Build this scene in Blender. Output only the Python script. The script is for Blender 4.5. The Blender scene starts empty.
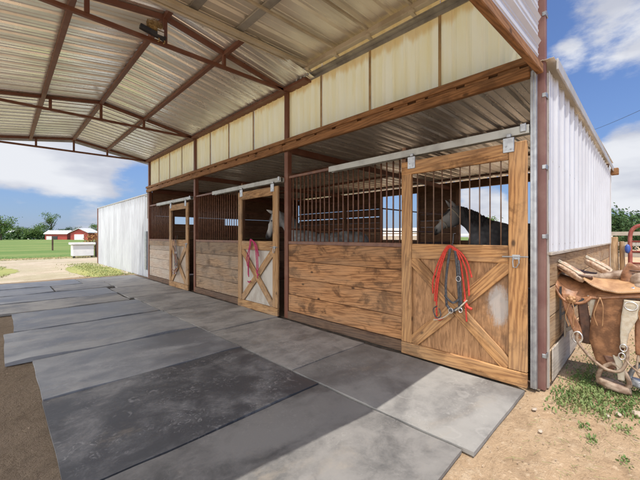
import bpy, bmesh, math, random
from math import radians, sin, cos, pi, atan2, sqrt, exp
from mathutils import Vector, Matrix, noise
random.seed(7)
S = bpy.context.scene
C = S.collection

# ------------------------------------------------------------------ camera, world, sun
cd = bpy.data.cameras.new('camera'); cam = bpy.data.objects.new('camera', cd); C.objects.link(cam)
cam.location = (0, 0, 1.33); cam.rotation_euler = (radians(90), 0, radians(-44.55))
cd.sensor_width = 36; cd.lens = 324/640*36; cd.shift_y = -3.5/640; cd.clip_start = .05; cd.clip_end = 3000
S.camera = cam
SUN = Vector((-.42, -.86, 2.7)).normalized()
elev = math.asin(SUN.z); azim = atan2(SUN.x, SUN.y)
S.view_settings.view_transform = 'Standard'; S.view_settings.look = 'None'
S.view_settings.gamma = 1; S.view_settings.use_curve_mapping = False
S.view_settings.exposure = 1.32
w = bpy.data.worlds.new('World'); S.world = w; w.use_nodes = True
nt = w.node_tree; nt.nodes.clear()
def N(nt, t, **k):
    n = nt.nodes.new(t)
    for a, b in k.items():
        if a.startswith('i_'): n.inputs[a[2:].replace('_', ' ')].default_value = b
        else: setattr(n, a, b)
    return n
def MA(nt, op, a, b=None, c=None, clamp=False):
    n = nt.nodes.new('ShaderNodeMath'); n.operation = op; n.use_clamp = clamp
    for i, v in enumerate((a, b, c)):
        if v is None: continue
        if isinstance(v, (int, float)): n.inputs[i].default_value = v
        else: nt.links.new(v, n.inputs[i])
    return n.outputs[0]
def VM(nt, op, a, b=None):
    n = nt.nodes.new('ShaderNodeVectorMath'); n.operation = op
    for i, v in enumerate((a, b)):
        if v is None: continue
        if isinstance(v, (tuple, Vector)): n.inputs[i].default_value = v
        else: nt.links.new(v, n.inputs[i])
    return n.outputs['Value'] if op in ('DOT_PRODUCT', 'LENGTH') else n.outputs[0]
def MR(nt, v, a, b, c=0., d=1., smooth=True):
    n = nt.nodes.new('ShaderNodeMapRange'); n.interpolation_type = 'SMOOTHSTEP' if smooth else 'LINEAR'
    nt.links.new(v, n.inputs[0])
    for i, x in enumerate((a, b, c, d)): n.inputs[i+1].default_value = x
    return n.outputs[0]
def MIX(nt, f, a, b, blend='MIX'):
    n = nt.nodes.new('ShaderNodeMix'); n.data_type = 'RGBA'; n.blend_type = blend
    for idx, v in ((0, f), (6, a), (7, b)):
        if isinstance(v, (int, float)): n.inputs[idx].default_value = v
        elif isinstance(v, (tuple, list)): n.inputs[idx].default_value = tuple(v)[:3]+(1,)
        else: nt.links.new(v, n.inputs[idx])
    return n.outputs[2]
sky = N(nt, 'ShaderNodeTexSky', sky_type='NISHITA', sun_disc=False, sun_elevation=elev, sun_rotation=azim,
        air_density=1.15, dust_density=.35, ozone_density=2.0)
tc = N(nt, 'ShaderNodeTexCoord'); d = tc.outputs['Generated']
sep = N(nt, 'ShaderNodeSeparateXYZ'); nt.links.new(d, sep.inputs[0])
zz = MA(nt, 'ADD', MA(nt, 'MAXIMUM', sep.outputs[2], 0.0), .16)
cmb = N(nt, 'ShaderNodeCombineXYZ')
nt.links.new(MA(nt, 'DIVIDE', sep.outputs[0], zz), cmb.inputs[0]); nt.links.new(MA(nt, 'DIVIDE', sep.outputs[1], zz), cmb.inputs[1])
no = N(nt, 'ShaderNodeTexNoise'); no.inputs['Scale'].default_value = .75; no.inputs['Detail'].default_value = 9; no.inputs['Roughness'].default_value = .52
nt.links.new(cmb.outputs[0], no.inputs['Vector'])
no2 = N(nt, 'ShaderNodeTexNoise'); no2.inputs['Scale'].default_value = 6.5; no2.inputs['Detail'].default_value = 7; no2.inputs['Roughness'].default_value = .6
nt.links.new(VM(nt, 'MULTIPLY', d, (1, 1, 2.2)), no2.inputs['Vector'])
def sdir(u, v):
    f = Vector((sin(radians(44.55)), cos(radians(44.55)), 0)); r = Vector((cos(radians(44.55)), -sin(radians(44.55)), 0))
    return (f + r*((u-320)/324) + Vector((0, 0, (236.5-v)/324))).normalized()
def bank(u, v, c0, c1, amp):
    return MA(nt, 'MULTIPLY', MR(nt, VM(nt, 'DOT_PRODUCT', d, sdir(u, v)), c0, c1), amp)
# cloud banks that stand in the sky: one wide low bank in the north, one low in the east
cov = MA(nt, 'ADD', MA(nt, 'MULTIPLY', bank(45, 165, .955, .990, .36), MR(nt, sep.outputs[2], .075, .135)), bank(92, 220, .9975, .9998, .24))
cov = MA(nt, 'ADD', cov, bank(636, 172, .9925, .9995, .38))
cov = MA(nt, 'ADD', cov, bank(480, 218, .993, .9995, .33))
cov = MA(nt, 'ADD', cov, bank(632, 15, .990, .9995, .22))
cov = MA(nt, 'ADD', cov, bank(560, 62, .9985, .99995, .16))
cov = MA(nt, 'SUBTRACT', cov, bank(130, 178, .9975, .99995, .16))
base = MA(nt, 'ADD', MA(nt, 'MULTIPLY', no.outputs[0], .45), MA(nt, 'MULTIPLY', no2.outputs[0], .55))
# added bright cloud bank, out of frame behind left, to fill the shade
west_fill = MR(nt, VM(nt, 'DOT_PRODUCT', d, Vector((-.97, .10, .30)).normalized()), .30, .75)
dens = MR(nt, MA(nt, 'ADD', MA(nt, 'ADD', base, cov), MA(nt, 'MULTIPLY', west_fill, .4)), .60, .76)
no3 = N(nt, 'ShaderNodeTexNoise'); no3.inputs['Scale'].default_value = 3.2; no3.inputs['Detail'].default_value = 5
nt.links.new(VM(nt, 'MULTIPLY', d, (1, 1, 3.0)), no3.inputs['Vector'])
ccol = MIX(nt, MR(nt, no3.outputs[0], .40, .62), (2.9, 3.0, 3.4), (4.4, 4.45, 4.6))
ccol = MIX(nt, west_fill, ccol, (16.5, 16.3, 16.2))
skyc = MIX(nt, 1.0, sky.outputs[0], (.48, .54, .71), 'MULTIPLY')
skyc = MIX(nt, MR(nt, sep.outputs[2], .0, .35, .55, 0), skyc, (.74, 1.34, 2.75))
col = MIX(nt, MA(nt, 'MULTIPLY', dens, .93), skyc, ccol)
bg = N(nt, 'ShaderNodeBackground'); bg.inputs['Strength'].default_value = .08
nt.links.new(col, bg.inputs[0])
wo = N(nt, 'ShaderNodeOutputWorld'); nt.links.new(bg.outputs[0], wo.inputs[0])
sl = bpy.data.lights.new('sun', 'SUN'); sl.energy = 2.0; sl.angle = radians(.5); sl.color = (1, .95, .87)
so = bpy.data.objects.new('sun', sl); C.objects.link(so); so.location = (0, 0, 30)
so.rotation_euler = SUN.to_track_quat('Z', 'Y').to_euler()

# ------------------------------------------------------------------ mesh builder
def wloc(o):
    v = Vector((0, 0, 0))
    while o is not None: v += o.location; o = o.parent
    return v
class MB:
    def __init__(s): s.v = []; s.f = []; s.g = []
    def add(s, vs, fs, gs=None):
        b = len(s.v); s.v += [Vector(x) for x in vs]; s.f += [tuple(b+i for i in f) for f in fs]
        s.g += gs if gs else [Vector(x) for x in vs]
        return s
    def obox(s, c, hx, hy, hz, M=None, taper=1.0):
        "box with half sizes; local x is the long (grain) axis"
        c = Vector(c); M = M or Matrix.Identity(3); off = Vector((random.uniform(0, 50), random.uniform(0, 50), random.uniform(0, 50)))
        vs = []; gs = []
        for x in (-1, 1):
            for y in (-1, 1):
                for z in (-1, 1):
                    k = taper if x > 0 else 1
                    l = Vector((x*hx, y*hy*k, z*hz*k)); vs.append(c + M @ l); gs.append(l+off)
        fs = [(0, 1, 3, 2), (4, 6, 7, 5), (0, 4, 5, 1), (2, 3, 7, 6), (0, 2, 6, 4), (1, 5, 7, 3)]
        return s.add(vs, fs, gs)
    def box(s, x0, x1, y0, y1, z0, z1, axis=None):
        dx, dy, dz = x1-x0, y1-y0, z1-z0
        c = ((x0+x1)/2, (y0+y1)/2, (z0+z1)/2)
        if axis is None: axis = 'xyz'[[dx, dy, dz].index(max(dx, dy, dz))]
        if axis == 'x': return s.obox(c, dx/2, dy/2, dz/2)
        if axis == 'y': return s.obox(c, dy/2, dx/2, dz/2, Matrix(((0, -1, 0), (1, 0, 0), (0, 0, 1))))
        return s.obox(c, dz/2, dy/2, dx/2, Matrix(((0, 0, -1), (0, 1, 0), (1, 0, 0))))
    def beam(s, a, b, wd, ht, up=(0, 0, 1)):
        a = Vector(a); b = Vector(b); X = (b-a).normalized(); U = Vector(up)
        Y = U.cross(X).normalized(); Z = X.cross(Y)
        M = Matrix((X, Y, Z)).transposed()
        return s.obox((a+b)/2, (b-a).length/2, wd/2, ht/2, M)
    def tube(s, pts, r, n=8, flat=1.0, closed=False, fn=None):
        pts = [Vector(p) for p in pts]; m = len(pts); rs = r if isinstance(r, (list, tuple)) else [r]*m
        off = Vector((random.uniform(0, 9), 0, 0)); vs = []; gs = []; L = 0; prevY = None
        for i, p in enumerate(pts):
            if closed: t = pts[(i+1) % m]-pts[i-1]
            else: t = pts[min(i+1, m-1)]-pts[max(i-1, 0)]
            t.normalize()
            if prevY is None:
                a = Vector((1, 0, 0)) if abs(t.x) < .9 else Vector((0, 1, 0))
                Y = (a - t*a.dot(t)).normalized()
            else: Y = (prevY - t*prevY.dot(t)).normalized()
            prevY = Y; Z = t.cross(Y)
            if i: L += (pts[i]-pts[i-1]).length
            for k in range(n):
                a = 2*pi*k/n
                vs.append(p + (Y*cos(a)*flat + Z*sin(a))*rs[i]); gs.append(Vector((L, cos(a)*rs[i], sin(a)*rs[i]))+off)
        fs = []
        for i in range(m if closed else m-1):
            j = (i+1) % m
            for k in range(n): fs.append((i*n+k, i*n+(k+1) % n, j*n+(k+1) % n, j*n+k))
        if not closed: fs += [tuple(reversed(range(n))), tuple(range((m-1)*n, m*n))]
        return s.add(vs, fs, gs)
    def ball(s, c, rx, ry, rz, n=10, m=7, M=None):
        c = Vector(c); vs = []; fs = []
        for i in range(m+1):
            th = pi*i/m
            for k in range(n):
                a = 2*pi*k/n; l = Vector((rx*sin(th)*cos(a), ry*sin(th)*sin(a), rz*cos(th)))
                vs.append(c + (M @ l if M else l))
        for i in range(m):
            for k in range(n): fs.append((i*n+k, (i+1)*n+k, (i+1)*n+(k+1) % n, i*n+(k+1) % n))
        return s.add(vs, fs)
    def grid(s, fn, nu, nv, thick=None):
        "fn(i/nu, j/nv) -> point"
        vs = [Vector(fn(i/nu, j/nv)) for i in range(nu+1) for j in range(nv+1)]
        fs = [(i*(nv+1)+j, (i+1)*(nv+1)+j, (i+1)*(nv+1)+j+1, i*(nv+1)+j+1) for i in range(nu) for j in range(nv)]
        gs = [Vector((i/nu, j/nv, 0)) for i in range(nu+1) for j in range(nv+1)]
        return s.add(vs, fs)
    def sheet(s, o, U, V, Nn, pitch=.23, h=.022, top=.035, slope=.018, minor=True):
        "ribbed metal sheet: o origin, U vector across the ribs, V vector along the ribs, Nn rib side"
        o = Vector(o); U = Vector(U); V = Vector(V); Nn = Vector(Nn).normalized(); L = U.length; u = U/L
        prof = []; t = 0
        while t < L-.001:
            prof.append((t, 0))
            if minor:
                for q in (.36, .68):
                    a = t + pitch*q
                    if a+.02 < L: prof += [(a-.012, 0), (a-.006, h*.22), (a+.006, h*.22), (a+.012, 0)]
            a = t + pitch - top - 2*slope
            for x, y in ((a, 0), (a+slope, h), (a+slope+top, h), (a+2*slope+top, 0)):
                if x < L: prof.append((x, y))
            t += pitch
        prof.append((L, 0))
        pp = [prof[0]]
        for q in prof[1:]:
            if q[0] > pp[-1][0]+1e-5: pp.append(q)
        vs = []
        for x, y in pp:
            vs.append(o+u*x+Nn*y); vs.append(o+u*x+Nn*y+V)
        fs = [(2*i, 2*i+2, 2*i+3, 2*i+1) for i in range(len(pp)-1)]
        return s.add(vs, fs)
    def build(s, name, mat, parent=None, bevel=0, smooth=False, solid=0, sub=0, loc=None, segs=1, kind=None):
        me = bpy.data.meshes.new(name); off = wloc(parent) if parent else Vector((0, 0, 0))
        base = Vector(loc) if loc is not None else None
        if base is not None: off = off + (base-off)
        me.from_pydata([v-off for v in s.v], [], s.f); me.update()
        at = me.attributes.new('gr', 'FLOAT_VECTOR', 'POINT')
        at.data.foreach_set('vector', [c for g in s.g for c in g])
        if isinstance(mat, (list, tuple)):
            for m_ in mat: me.materials.append(m_)
        else: me.materials.append(mat)
        if smooth: me.shade_smooth()
        o = bpy.data.objects.new(name, me); C.objects.link(o)
        if parent: o.parent = parent
        if base is not None: o.location = base - (wloc(parent) if parent else Vector((0, 0, 0)))
        if solid: m_ = o.modifiers.new('s', 'SOLIDIFY'); m_.thickness = solid; m_.offset = 0
        if bevel: m_ = o.modifiers.new('b', 'BEVEL'); m_.width = bevel; m_.segments = segs; m_.limit_method = 'ANGLE'; m_.angle_limit = radians(50)
        if sub: m_ = o.modifiers.new('d', 'SUBSURF'); m_.levels = sub; m_.render_levels = sub
        if kind: o['kind'] = kind
        return o
def tag(o, label, cat, group=None, kind=None):
    if label: o['label'] = label
    if cat: o['category'] = cat
    if group: o['group'] = group
    if kind: o['kind'] = kind
    return o
def thing(name, loc, label, cat, group=None):
    o = bpy.data.objects.new(name, None); C.objects.link(o); o.location = loc; o.empty_display_size = .2
    return tag(o, label, cat, group)
def spline(pts, n=8):
    pts = [Vector(p) for p in pts]; out = []
    for i in range(len(pts)-1):
        p0 = pts[max(i-1, 0)]; p1 = pts[i]; p2 = pts[i+1]; p3 = pts[min(i+2, len(pts)-1)]
        for k in range(n):
            t = k/n
            out.append(.5*((2*p1)+(p2-p0)*t+(2*p0-5*p1+4*p2-p3)*t*t+(3*p1-p0-3*p2+p3)*t**3))
    out.append(pts[-1]); return out

# ------------------------------------------------------------------ materials
def newmat(name):
    m = bpy.data.materials.new(name); m.use_nodes = True; nt = m.node_tree; nt.nodes.clear()
    p = nt.nodes.new('ShaderNodeBsdfPrincipled'); o = nt.nodes.new('ShaderNodeOutputMaterial'); nt.links.new(p.outputs[0], o.inputs[0])
    return m, nt, p
def NO(nt, vec, scale, detail=4, rough=.55, dist=0):
    n = nt.nodes.new('ShaderNodeTexNoise'); n.inputs['Scale'].default_value = scale; n.inputs['Detail'].default_value = detail
    n.inputs['Roughness'].default_value = rough; n.inputs['Distortion'].default_value = dist
    if vec is not None: nt.links.new(vec, n.inputs['Vector'])
    return n.outputs[0]
def bump(nt, p, h, strength=.4, dist=.01):
    b = nt.nodes.new('ShaderNodeBump'); b.inputs['Strength'].default_value = strength; b.inputs['Distance'].default_value = dist
    nt.links.new(h, b.inputs['Height']); nt.links.new(b.outputs[0], p.inputs['Normal'])
def obj_co(nt): return nt.nodes.new('ShaderNodeTexCoord').outputs['Object']
def geo_co(nt): return nt.nodes.new('ShaderNodeNewGeometry').outputs['Position']
def gr_co(nt):
    a = nt.nodes.new('ShaderNodeAttribute'); a.attribute_name = 'gr'; return a.outputs['Vector']
def wood(name, light, dark, grey=(.3, .27, .23), greyf=.25, knots=.6, stain=.5, rough=.75, var=.35, gs=1.0):
    m, nt, p = newmat(name); g = gr_co(nt)
    isl = nt.nodes.new('ShaderNodeNewGeometry').outputs['Random Per Island']
    gv = VM(nt, 'MULTIPLY', g, (1.6*gs, 22*gs, 22*gs)); fine = NO(nt, gv, 2.2, 6, .65, .4)
    warp = NO(nt, VM(nt, 'MULTIPLY', g, (1.0, 5, 5)), 1.2, 3, .5)
    ring = nt.nodes.new('ShaderNodeTexWave'); ring.inputs['Scale'].default_value = 4.5*gs; ring.inputs['Distortion'].default_value = 9; ring.inputs['Detail'].default_value = 3
    ring.bands_direction = 'DIAGONAL'
    nt.links.new(VM(nt, 'MULTIPLY', g, (.35, 4, 4)), ring.inputs['Vector'])
    hair = NO(nt, VM(nt, 'MULTIPLY', g, (5, 130, 130)), 1.5, 3, .7)
    f = MA(nt, 'ADD', MA(nt, 'ADD', MA(nt, 'MULTIPLY', fine, .38), MA(nt, 'MULTIPLY', hair, .22)), MA(nt, 'ADD', MA(nt, 'MULTIPLY', ring.outputs['Fac'], .13), MA(nt, 'MULTIPLY', NO(nt, VM(nt, 'MULTIPLY', g, (.9, 3.5, 3.5)), 2.0, 6, .6, .8), .32)))
    c = MIX(nt, MR(nt, f, .38, .62), dark, light)
    vo = nt.nodes.new('ShaderNodeTexVoronoi'); vo.inputs['Scale'].default_value = 2.1
    nt.links.new(VM(nt, 'MULTIPLY', g, (1.2, 2.2, 2.2)), vo.inputs['Vector'])
    kn = MR(nt, vo.outputs['Distance'], .035, .11, 1, 0)
    c = MIX(nt, MA(nt, 'MULTIPLY', kn, knots), c, tuple(x*.3 for x in dark))
    st = MR(nt, NO(nt, VM(nt, 'MULTIPLY', g, (2.0, 2.8, 2.8)), 1.5, 7, .66, .5), .50, .64)
    c = MIX(nt, MA(nt, 'MULTIPLY', st, stain*.85), c, tuple(x*.45 for x in dark))
    gy = MR(nt, warp, .35, .7)
    c = MIX(nt, MA(nt, 'MULTIPLY', gy, greyf), c, grey)
    bc = nt.nodes.new('ShaderNodeHueSaturation'); nt.links.new(c, bc.inputs['Color'])
    nt.links.new(MR(nt, isl, 0, 1, 1-var, 1+var, False), bc.inputs['Value'])
    nt.links.new(bc.outputs[0], p.inputs['Base Color']); p.inputs['Roughness'].default_value = rough
    p.inputs['Specular IOR Level'].default_value = .25
    bump(nt, p, f, .5, .004)
    return m
def plain(name, c, rough=.5, metal=0, c2=None, scale=8, bmp=0, spec=.5, lo=.4, hi=.65, bscale=60, stretch=(1, 1, 1), geo=False):
    m, nt, p = newmat(name); co = geo_co(nt) if geo else obj_co(nt)
    co2 = VM(nt, 'MULTIPLY', co, stretch)
    if c2 is None: c2 = tuple(x*.72 for x in c)
    n = NO(nt, co2, scale, 6, .6)
    cc = MIX(nt, MR(nt, n, lo, hi), c, c2)
    nt.links.new(cc, p.inputs['Base Color']); p.inputs['Roughness'].default_value = rough; p.inputs['Metallic'].default_value = metal
    p.inputs['Specular IOR Level'].default_value = spec
    if bmp: bump(nt, p, NO(nt, co, bscale, 4, .6), bmp, .004)
    return m
M = {}
M['door_wood'] = wood('door_wood', (.40, .215, .088), (.18, .08, .032), (.36, .27, .17), .25, 1.0, .75, var=.2)
M['door_ply'] = wood('door_ply', (0.344, 0.189, 0.086), (0.189, 0.0946, 0.043), (0.258, 0.172, 0.103), .2, .4, .7, var=.1)
M['door_wood_old'] = wood('door_wood_old', (.36, .215, .10), (.17, .088, .038), (.30, .24, .18), .35, .9, .7, var=.2)
M['wall_wood'] = wood('wall_wood', (.385, .195, .085), (.15, .066, .027), (.30, .21, .13), .28, 1.0, .95, var=.22)
M['wall_wood_grey'] = wood('wall_wood_grey', (0.268, 0.181, 0.11), (0.127, 0.0806, 0.0502), (0.201, 0.167, 0.134), .5, .9, .8, var=.28)
M['wall_wood_pale'] = wood('wall_wood_pale', (0.387, 0.31, 0.24), (0.248, 0.185, 0.14), (0.325, 0.294, 0.256), .6, .7, .4, var=.25)
M['beam_wood'] = wood('beam_wood', (0.292, 0.146, 0.0627), (0.139, 0.0627, 0.0244), (0.174, 0.118, 0.0697), .2, .8, .5, var=.1)
M['grey_wood'] = wood('grey_wood', (0.368, 0.32, 0.264), (0.24, 0.2, 0.16), (0.384, 0.36, 0.328), .6, .5, .35, var=.25)
M['side_wood'] = wood('side_wood', (0.425, 0.281, 0.153), (0.238, 0.136, 0.068), (0.383, 0.323, 0.255), .45, .8, .5, var=.3)
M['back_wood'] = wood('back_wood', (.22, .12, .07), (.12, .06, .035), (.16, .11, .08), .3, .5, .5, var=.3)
M['dark_wood'] = wood('dark_wood', (.13, .08, .05), (.06, .035, .025), (.12, .09, .07), .4, .5, .4, var=.3)
M['brown_steel'] = plain('brown_steel', (0.157, 0.0595, 0.034), .55, 0, (0.204, 0.0978, 0.0638), 5, .15, lo=.45, hi=.75)
M['bar_steel'] = plain('bar_steel', (0.17, 0.0765, 0.0425), .5, 0, (0.111, 0.0467, 0.0298), 9)
M['purple_steel'] = plain('purple_steel', (0.153, 0.0675, 0.0585), .45, 0, (0.198, 0.108, 0.09), 4, .1)
M['beige_steel'] = plain('beige_steel', (.55, .49, .38), .5, 0, (.40, .34, .25), 3, .1, stretch=(1, 1, 1))
M['grey_steel'] = plain('grey_steel', (.40, .39, .36), .45, .3, (.26, .25, .23), 4)
M['track_steel'] = plain('track_steel', (.40, .41, .385), .5, .35, (.29, .29, .27), 4)
M['beige_seam'] = plain('beige_seam', (.42, .28, .13), .7)
M['galv'] = plain('galv', (0.384, 0.403, 0.422), .38, .7, (0.279, 0.291, 0.31), 14)
def metal_sheet(name, c, c2, rough, metal, sc=2.0, stretch=(1, 1, 1), rust=None):
    m, nt, p = newmat(name); co = geo_co(nt)
    n = NO(nt, VM(nt, 'MULTIPLY', co, stretch), sc, 5, .6)
    cc = MIX(nt, MR(nt, n, .38, .66), c, c2)
    if rust:
        r = MR(nt, NO(nt, VM(nt, 'MULTIPLY', co, (2, 2, .6)), 3.0, 6, .7), .60, .72)
        cc = MIX(nt, MA(nt, 'MULTIPLY', r, .55), cc, rust)
    nt.links.new(cc, p.inputs['Base Color']); p.inputs['Metallic'].default_value = metal
    rr = MR(nt, n, .3, .7, rough-.08, rough+.1); nt.links.new(rr, p.inputs['Roughness'])
    return m
M['ceiling_sheet'] = metal_sheet('ceiling_sheet', (.93, .92, .88), (.76, .74, .68), .30, .72, 1.6, (.5, 2.2, 1))
M['near_sheet'] = metal_sheet('near_sheet', (.84, .80, .72), (.68, .64, .56), .36, .5, 1.6, (.5, 2.2, 1))
M['stall_sheet'] = metal_sheet('stall_sheet', (.84, .80, .72), (.62, .57, .49), .30, .45, 1.8, (.5, 2.5, 1))
M['white_sheet'] = metal_sheet('white_sheet', (0.554, 0.576, 0.625), (0.493, 0.51, 0.554), .4, 0, 1.2)
M['shed_sheet'] = metal_sheet('shed_sheet', (0.527, 0.552, 0.586), (0.425, 0.442, 0.476), .42, .3, 1.4, (1, 1, .4))
M['trim'] = metal_sheet('trim', (.42, .41, .39), (.33, .32, .30), .45, .1, 3)
# translucent fibreglass
m, nt, p = newmat('fibreglass'); co = geo_co(nt)
st = NO(nt, VM(nt, 'MULTIPLY', co, (6, 6, .7)), 1.6, 5, .6)
fc = MIX(nt, MR(nt, st, .35, .7), (.98, .94, .76), (.96, .90, .66))
sp = nt.nodes.new('ShaderNodeSeparateXYZ'); nt.links.new(co, sp.inputs[0])
drip = MR(nt, MA(nt, 'ADD', sp.outputs[2], MA(nt, 'MULTIPLY', NO(nt, VM(nt, 'MULTIPLY', co, (9, 9, 1)), 1.5, 4, .6), .30)), 3.70, 3.80)
fc = MIX(nt, MA(nt, 'MULTIPLY', drip, .5), fc, (.80, .58, .24))
df = nt.nodes.new('ShaderNodeBsdfDiffuse'); tl = nt.nodes.new('ShaderNodeBsdfTranslucent'); mx = nt.nodes.new('ShaderNodeMixShader'); mx.inputs[0].default_value = .76
nt.links.new(fc, df.inputs[0]); nt.links.new(fc, tl.inputs[0]); nt.links.new(df.outputs[0], mx.inputs[1]); nt.links.new(tl.outputs[0], mx.inputs[2])
out = [n for n in nt.nodes if n.type == 'OUTPUT_MATERIAL'][0]; nt.links.new(mx.outputs[0], out.inputs[0]); M['fibreglass'] = m
# painted door panel
M['white_ply'] = plain('white_ply', (0.44, 0.408, 0.36), .7, 0, (0.304, 0.264, 0.216), 5, .2, stretch=(0.8, 0.8, 0.4))
# rubber mats
def rubber(name, base, dust, lo, hi, patch=.75, rough=.5):
    m, nt, p = newmat(name); co = geo_co(nt)
    oi = nt.nodes.new('ShaderNodeObjectInfo')
    cs = VM(nt, 'ADD', co, VM(nt, 'MULTIPLY', oi.outputs['Random'], (30, 17, 0))) if False else co
    big = NO(nt, VM(nt, 'MULTIPLY', cs, (.9, 1.6, 1)), 1.1, 5, .55, .8)
    med = NO(nt, cs, 5.5, 8, .68, .5); fin = NO(nt, cs, 60, 4, .7)
    f = MA(nt, 'ADD', MA(nt, 'MULTIPLY', big, .55), MA(nt, 'ADD', MA(nt, 'MULTIPLY', med, .35), MA(nt, 'MULTIPLY', fin, .10)))
    f = MA(nt, 'ADD', f, MA(nt, 'MULTIPLY', MA(nt, 'SUBTRACT', oi.outputs['Random'], .5), .07))
    c = MIX(nt, MR(nt, f, lo, hi), base, dust)
    # curved hoof and shoe scuffs
    vo = nt.nodes.new('ShaderNodeTexVoronoi'); vo.feature = 'DISTANCE_TO_EDGE'; vo.inputs['Scale'].default_value = 5.5
    nt.links.new(VM(nt, 'ADD', cs, VM(nt, 'MULTIPLY', NOv(nt, cs, 3.2), (.55, .55, 0))), vo.inputs['Vector'])
    sc = MA(nt, 'MULTIPLY', MR(nt, NO(nt, cs, 16, 8, .72, 2.5), .52, .66), MR(nt, NO(nt, cs, 2.3, 4, .6), .46, .60))
    c = MIX(nt, MA(nt, 'MULTIPLY', sc, patch*.75), c, tuple(min(1, x*1.35) for x in dust))
    # open hoof rings printed in dust
    ho = nt.nodes.new('ShaderNodeTexVoronoi'); ho.inputs['Scale'].default_value = 4.2
    nt.links.new(VM(nt, 'ADD', cs, VM(nt, 'MULTIPLY', NOv(nt, cs, 11), (.10, .10, 0))), ho.inputs['Vector'])
    rg = MR(nt, MA(nt, 'ABSOLUTE', MA(nt, 'SUBTRACT', ho.outputs['Distance'], .26)), .01, .055, 1, 0)
    rg = MA(nt, 'MULTIPLY', rg, MR(nt, NO(nt, cs, 3.1, 4, .6), .50, .60))
    c = MIX(nt, MA(nt, 'MULTIPLY', rg, patch*.55), c, tuple(min(1, x*1.25) for x in dust))
    # tan dirt tracked over the rubber
    tn = MR(nt, NO(nt, VM(nt, 'MULTIPLY', cs, (1, 1.8, 1)), 1.3, 7, .7, .6), .55, .74)
    c = MIX(nt, MA(nt, 'MULTIPLY', tn, .45), c, (.30, .25, .19))
    nt.links.new(c, p.inputs['Base Color'])
    nt.links.new(MR(nt, f, lo, hi, rough-.12, rough+.18), p.inputs['Roughness']); p.inputs['Specular IOR Level'].default_value = .5
    bump(nt, p, MA(nt, 'ADD', MA(nt, 'MULTIPLY', med, .6), MA(nt, 'MULTIPLY', fin, .4)), .25, .006)
    return m
def NOv(nt, vec, scale):
    n = nt.nodes.new('ShaderNodeTexNoise'); n.inputs['Scale'].default_value = scale; n.inputs['Detail'].default_value = 3
    nt.links.new(vec, n.inputs['Vector']); return n.outputs['Color']
M['mat_dark'] = rubber('mat_dark', (.062, .064, .071), (.235, .232, .23), .43, .66, .8, .58)
M['mat_grey'] = rubber('mat_grey', (.165, .163, .16), (.36, .345, .322), .36, .58, .6, .64)
M['mat_blue'] = rubber('mat_blue', (.138, .146, .162), (.315, .318, .322), .36, .62, .4, .52)
M['mat_near'] = rubber('mat_near', (.085, .084, .083), (.20, .19, .178), .40, .62, .6, .62)
M['mat_worn'] = rubber('mat_worn', (.135, .133, .13), (.265, .255, .238), .36, .60, .6, .66)
# ground
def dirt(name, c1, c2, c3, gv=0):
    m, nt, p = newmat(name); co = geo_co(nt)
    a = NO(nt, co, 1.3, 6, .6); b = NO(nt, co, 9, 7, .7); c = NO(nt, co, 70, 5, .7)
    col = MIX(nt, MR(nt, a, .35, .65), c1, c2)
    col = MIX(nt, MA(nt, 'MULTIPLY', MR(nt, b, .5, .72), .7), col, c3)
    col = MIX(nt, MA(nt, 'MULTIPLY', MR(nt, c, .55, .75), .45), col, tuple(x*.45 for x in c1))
    if gv:
        g = MR(nt, NO(nt, VM(nt, 'MULTIPLY', co, (.6, 1, 1)), .55, 6, .65), .46, .58)
        col = MIX(nt, MA(nt, 'MULTIPLY', g, gv), col, (.16, .19, .06))
    nt.links.new(col, p.inputs['Base Color']); p.inputs['Roughness'].default_value = .95; p.inputs['Specular IOR Level'].default_value = .1
    e = NO(nt, VM(nt, 'MULTIPLY', co, (1, 1.5, 1)), 3.2, 8, .7, .8); k = NO(nt, co, 26, 6, .75)
    col = MIX(nt, MA(nt, 'MULTIPLY', MR(nt, e, .50, .66), .5), col, tuple(x*.66 for x in c1))
    col = MIX(nt, MA(nt, 'MULTIPLY', MR(nt, k, .56, .68), .6), col, tuple(min(1, x*1.25) for x in c3))
    col = MIX(nt, MA(nt, 'MULTIPLY', MR(nt, k, .44, .34), .5), col, tuple(x*.5 for x in c1))
    nt.links.new(col, p.inputs['Base Color'])
    bump(nt, p, MA(nt, 'ADD', MA(nt, 'MULTIPLY', e, .8), MA(nt, 'ADD', MA(nt, 'MULTIPLY', b, .5), MA(nt, 'ADD', MA(nt, 'MULTIPLY', k, .3), MA(nt, 'MULTIPLY', c, .2)))), 1.0, .05)
    return m
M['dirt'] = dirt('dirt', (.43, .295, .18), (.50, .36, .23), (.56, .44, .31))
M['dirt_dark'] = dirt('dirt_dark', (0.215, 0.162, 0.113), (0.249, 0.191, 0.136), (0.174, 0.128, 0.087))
M['gravel'] = dirt('gravel', (0.391, 0.323, 0.238), (0.442, 0.374, 0.289), (0.493, 0.425, 0.34), .25)
M['gap'] = plain('gap', (.05, .042, .035), .95, 0, (.10, .08, .06), 12)
def grassmat(name, a, b, c, sc=1.0):
    m, nt, p = newmat(name); co = geo_co(nt)
    n1 = NO(nt, VM(nt, 'MULTIPLY', co, (.02, .05, 1)), sc*3, 6, .6); n2 = NO(nt, co, 2.2, 6, .7)
    col = MIX(nt, MR(nt, n1, .38, .62), a, b); col = MIX(nt, MA(nt, 'MULTIPLY', MR(nt, n2, .45, .7), .5), col, c)
    nt.links.new(col, p.inputs['Base Color']); p.inputs['Roughness'].default_value = .95; p.inputs['Specular IOR Level'].default_value = .1
    bump(nt, p, n2, .8, .05); return m
M['field'] = grassmat('field', (.085, .155, .04), (.155, .20, .065), (.20, .20, .09))
M['yellow_grass'] = grassmat('yellow_grass', (.28, .27, .10), (.20, .23, .08), (.36, .31, .15))
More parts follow.
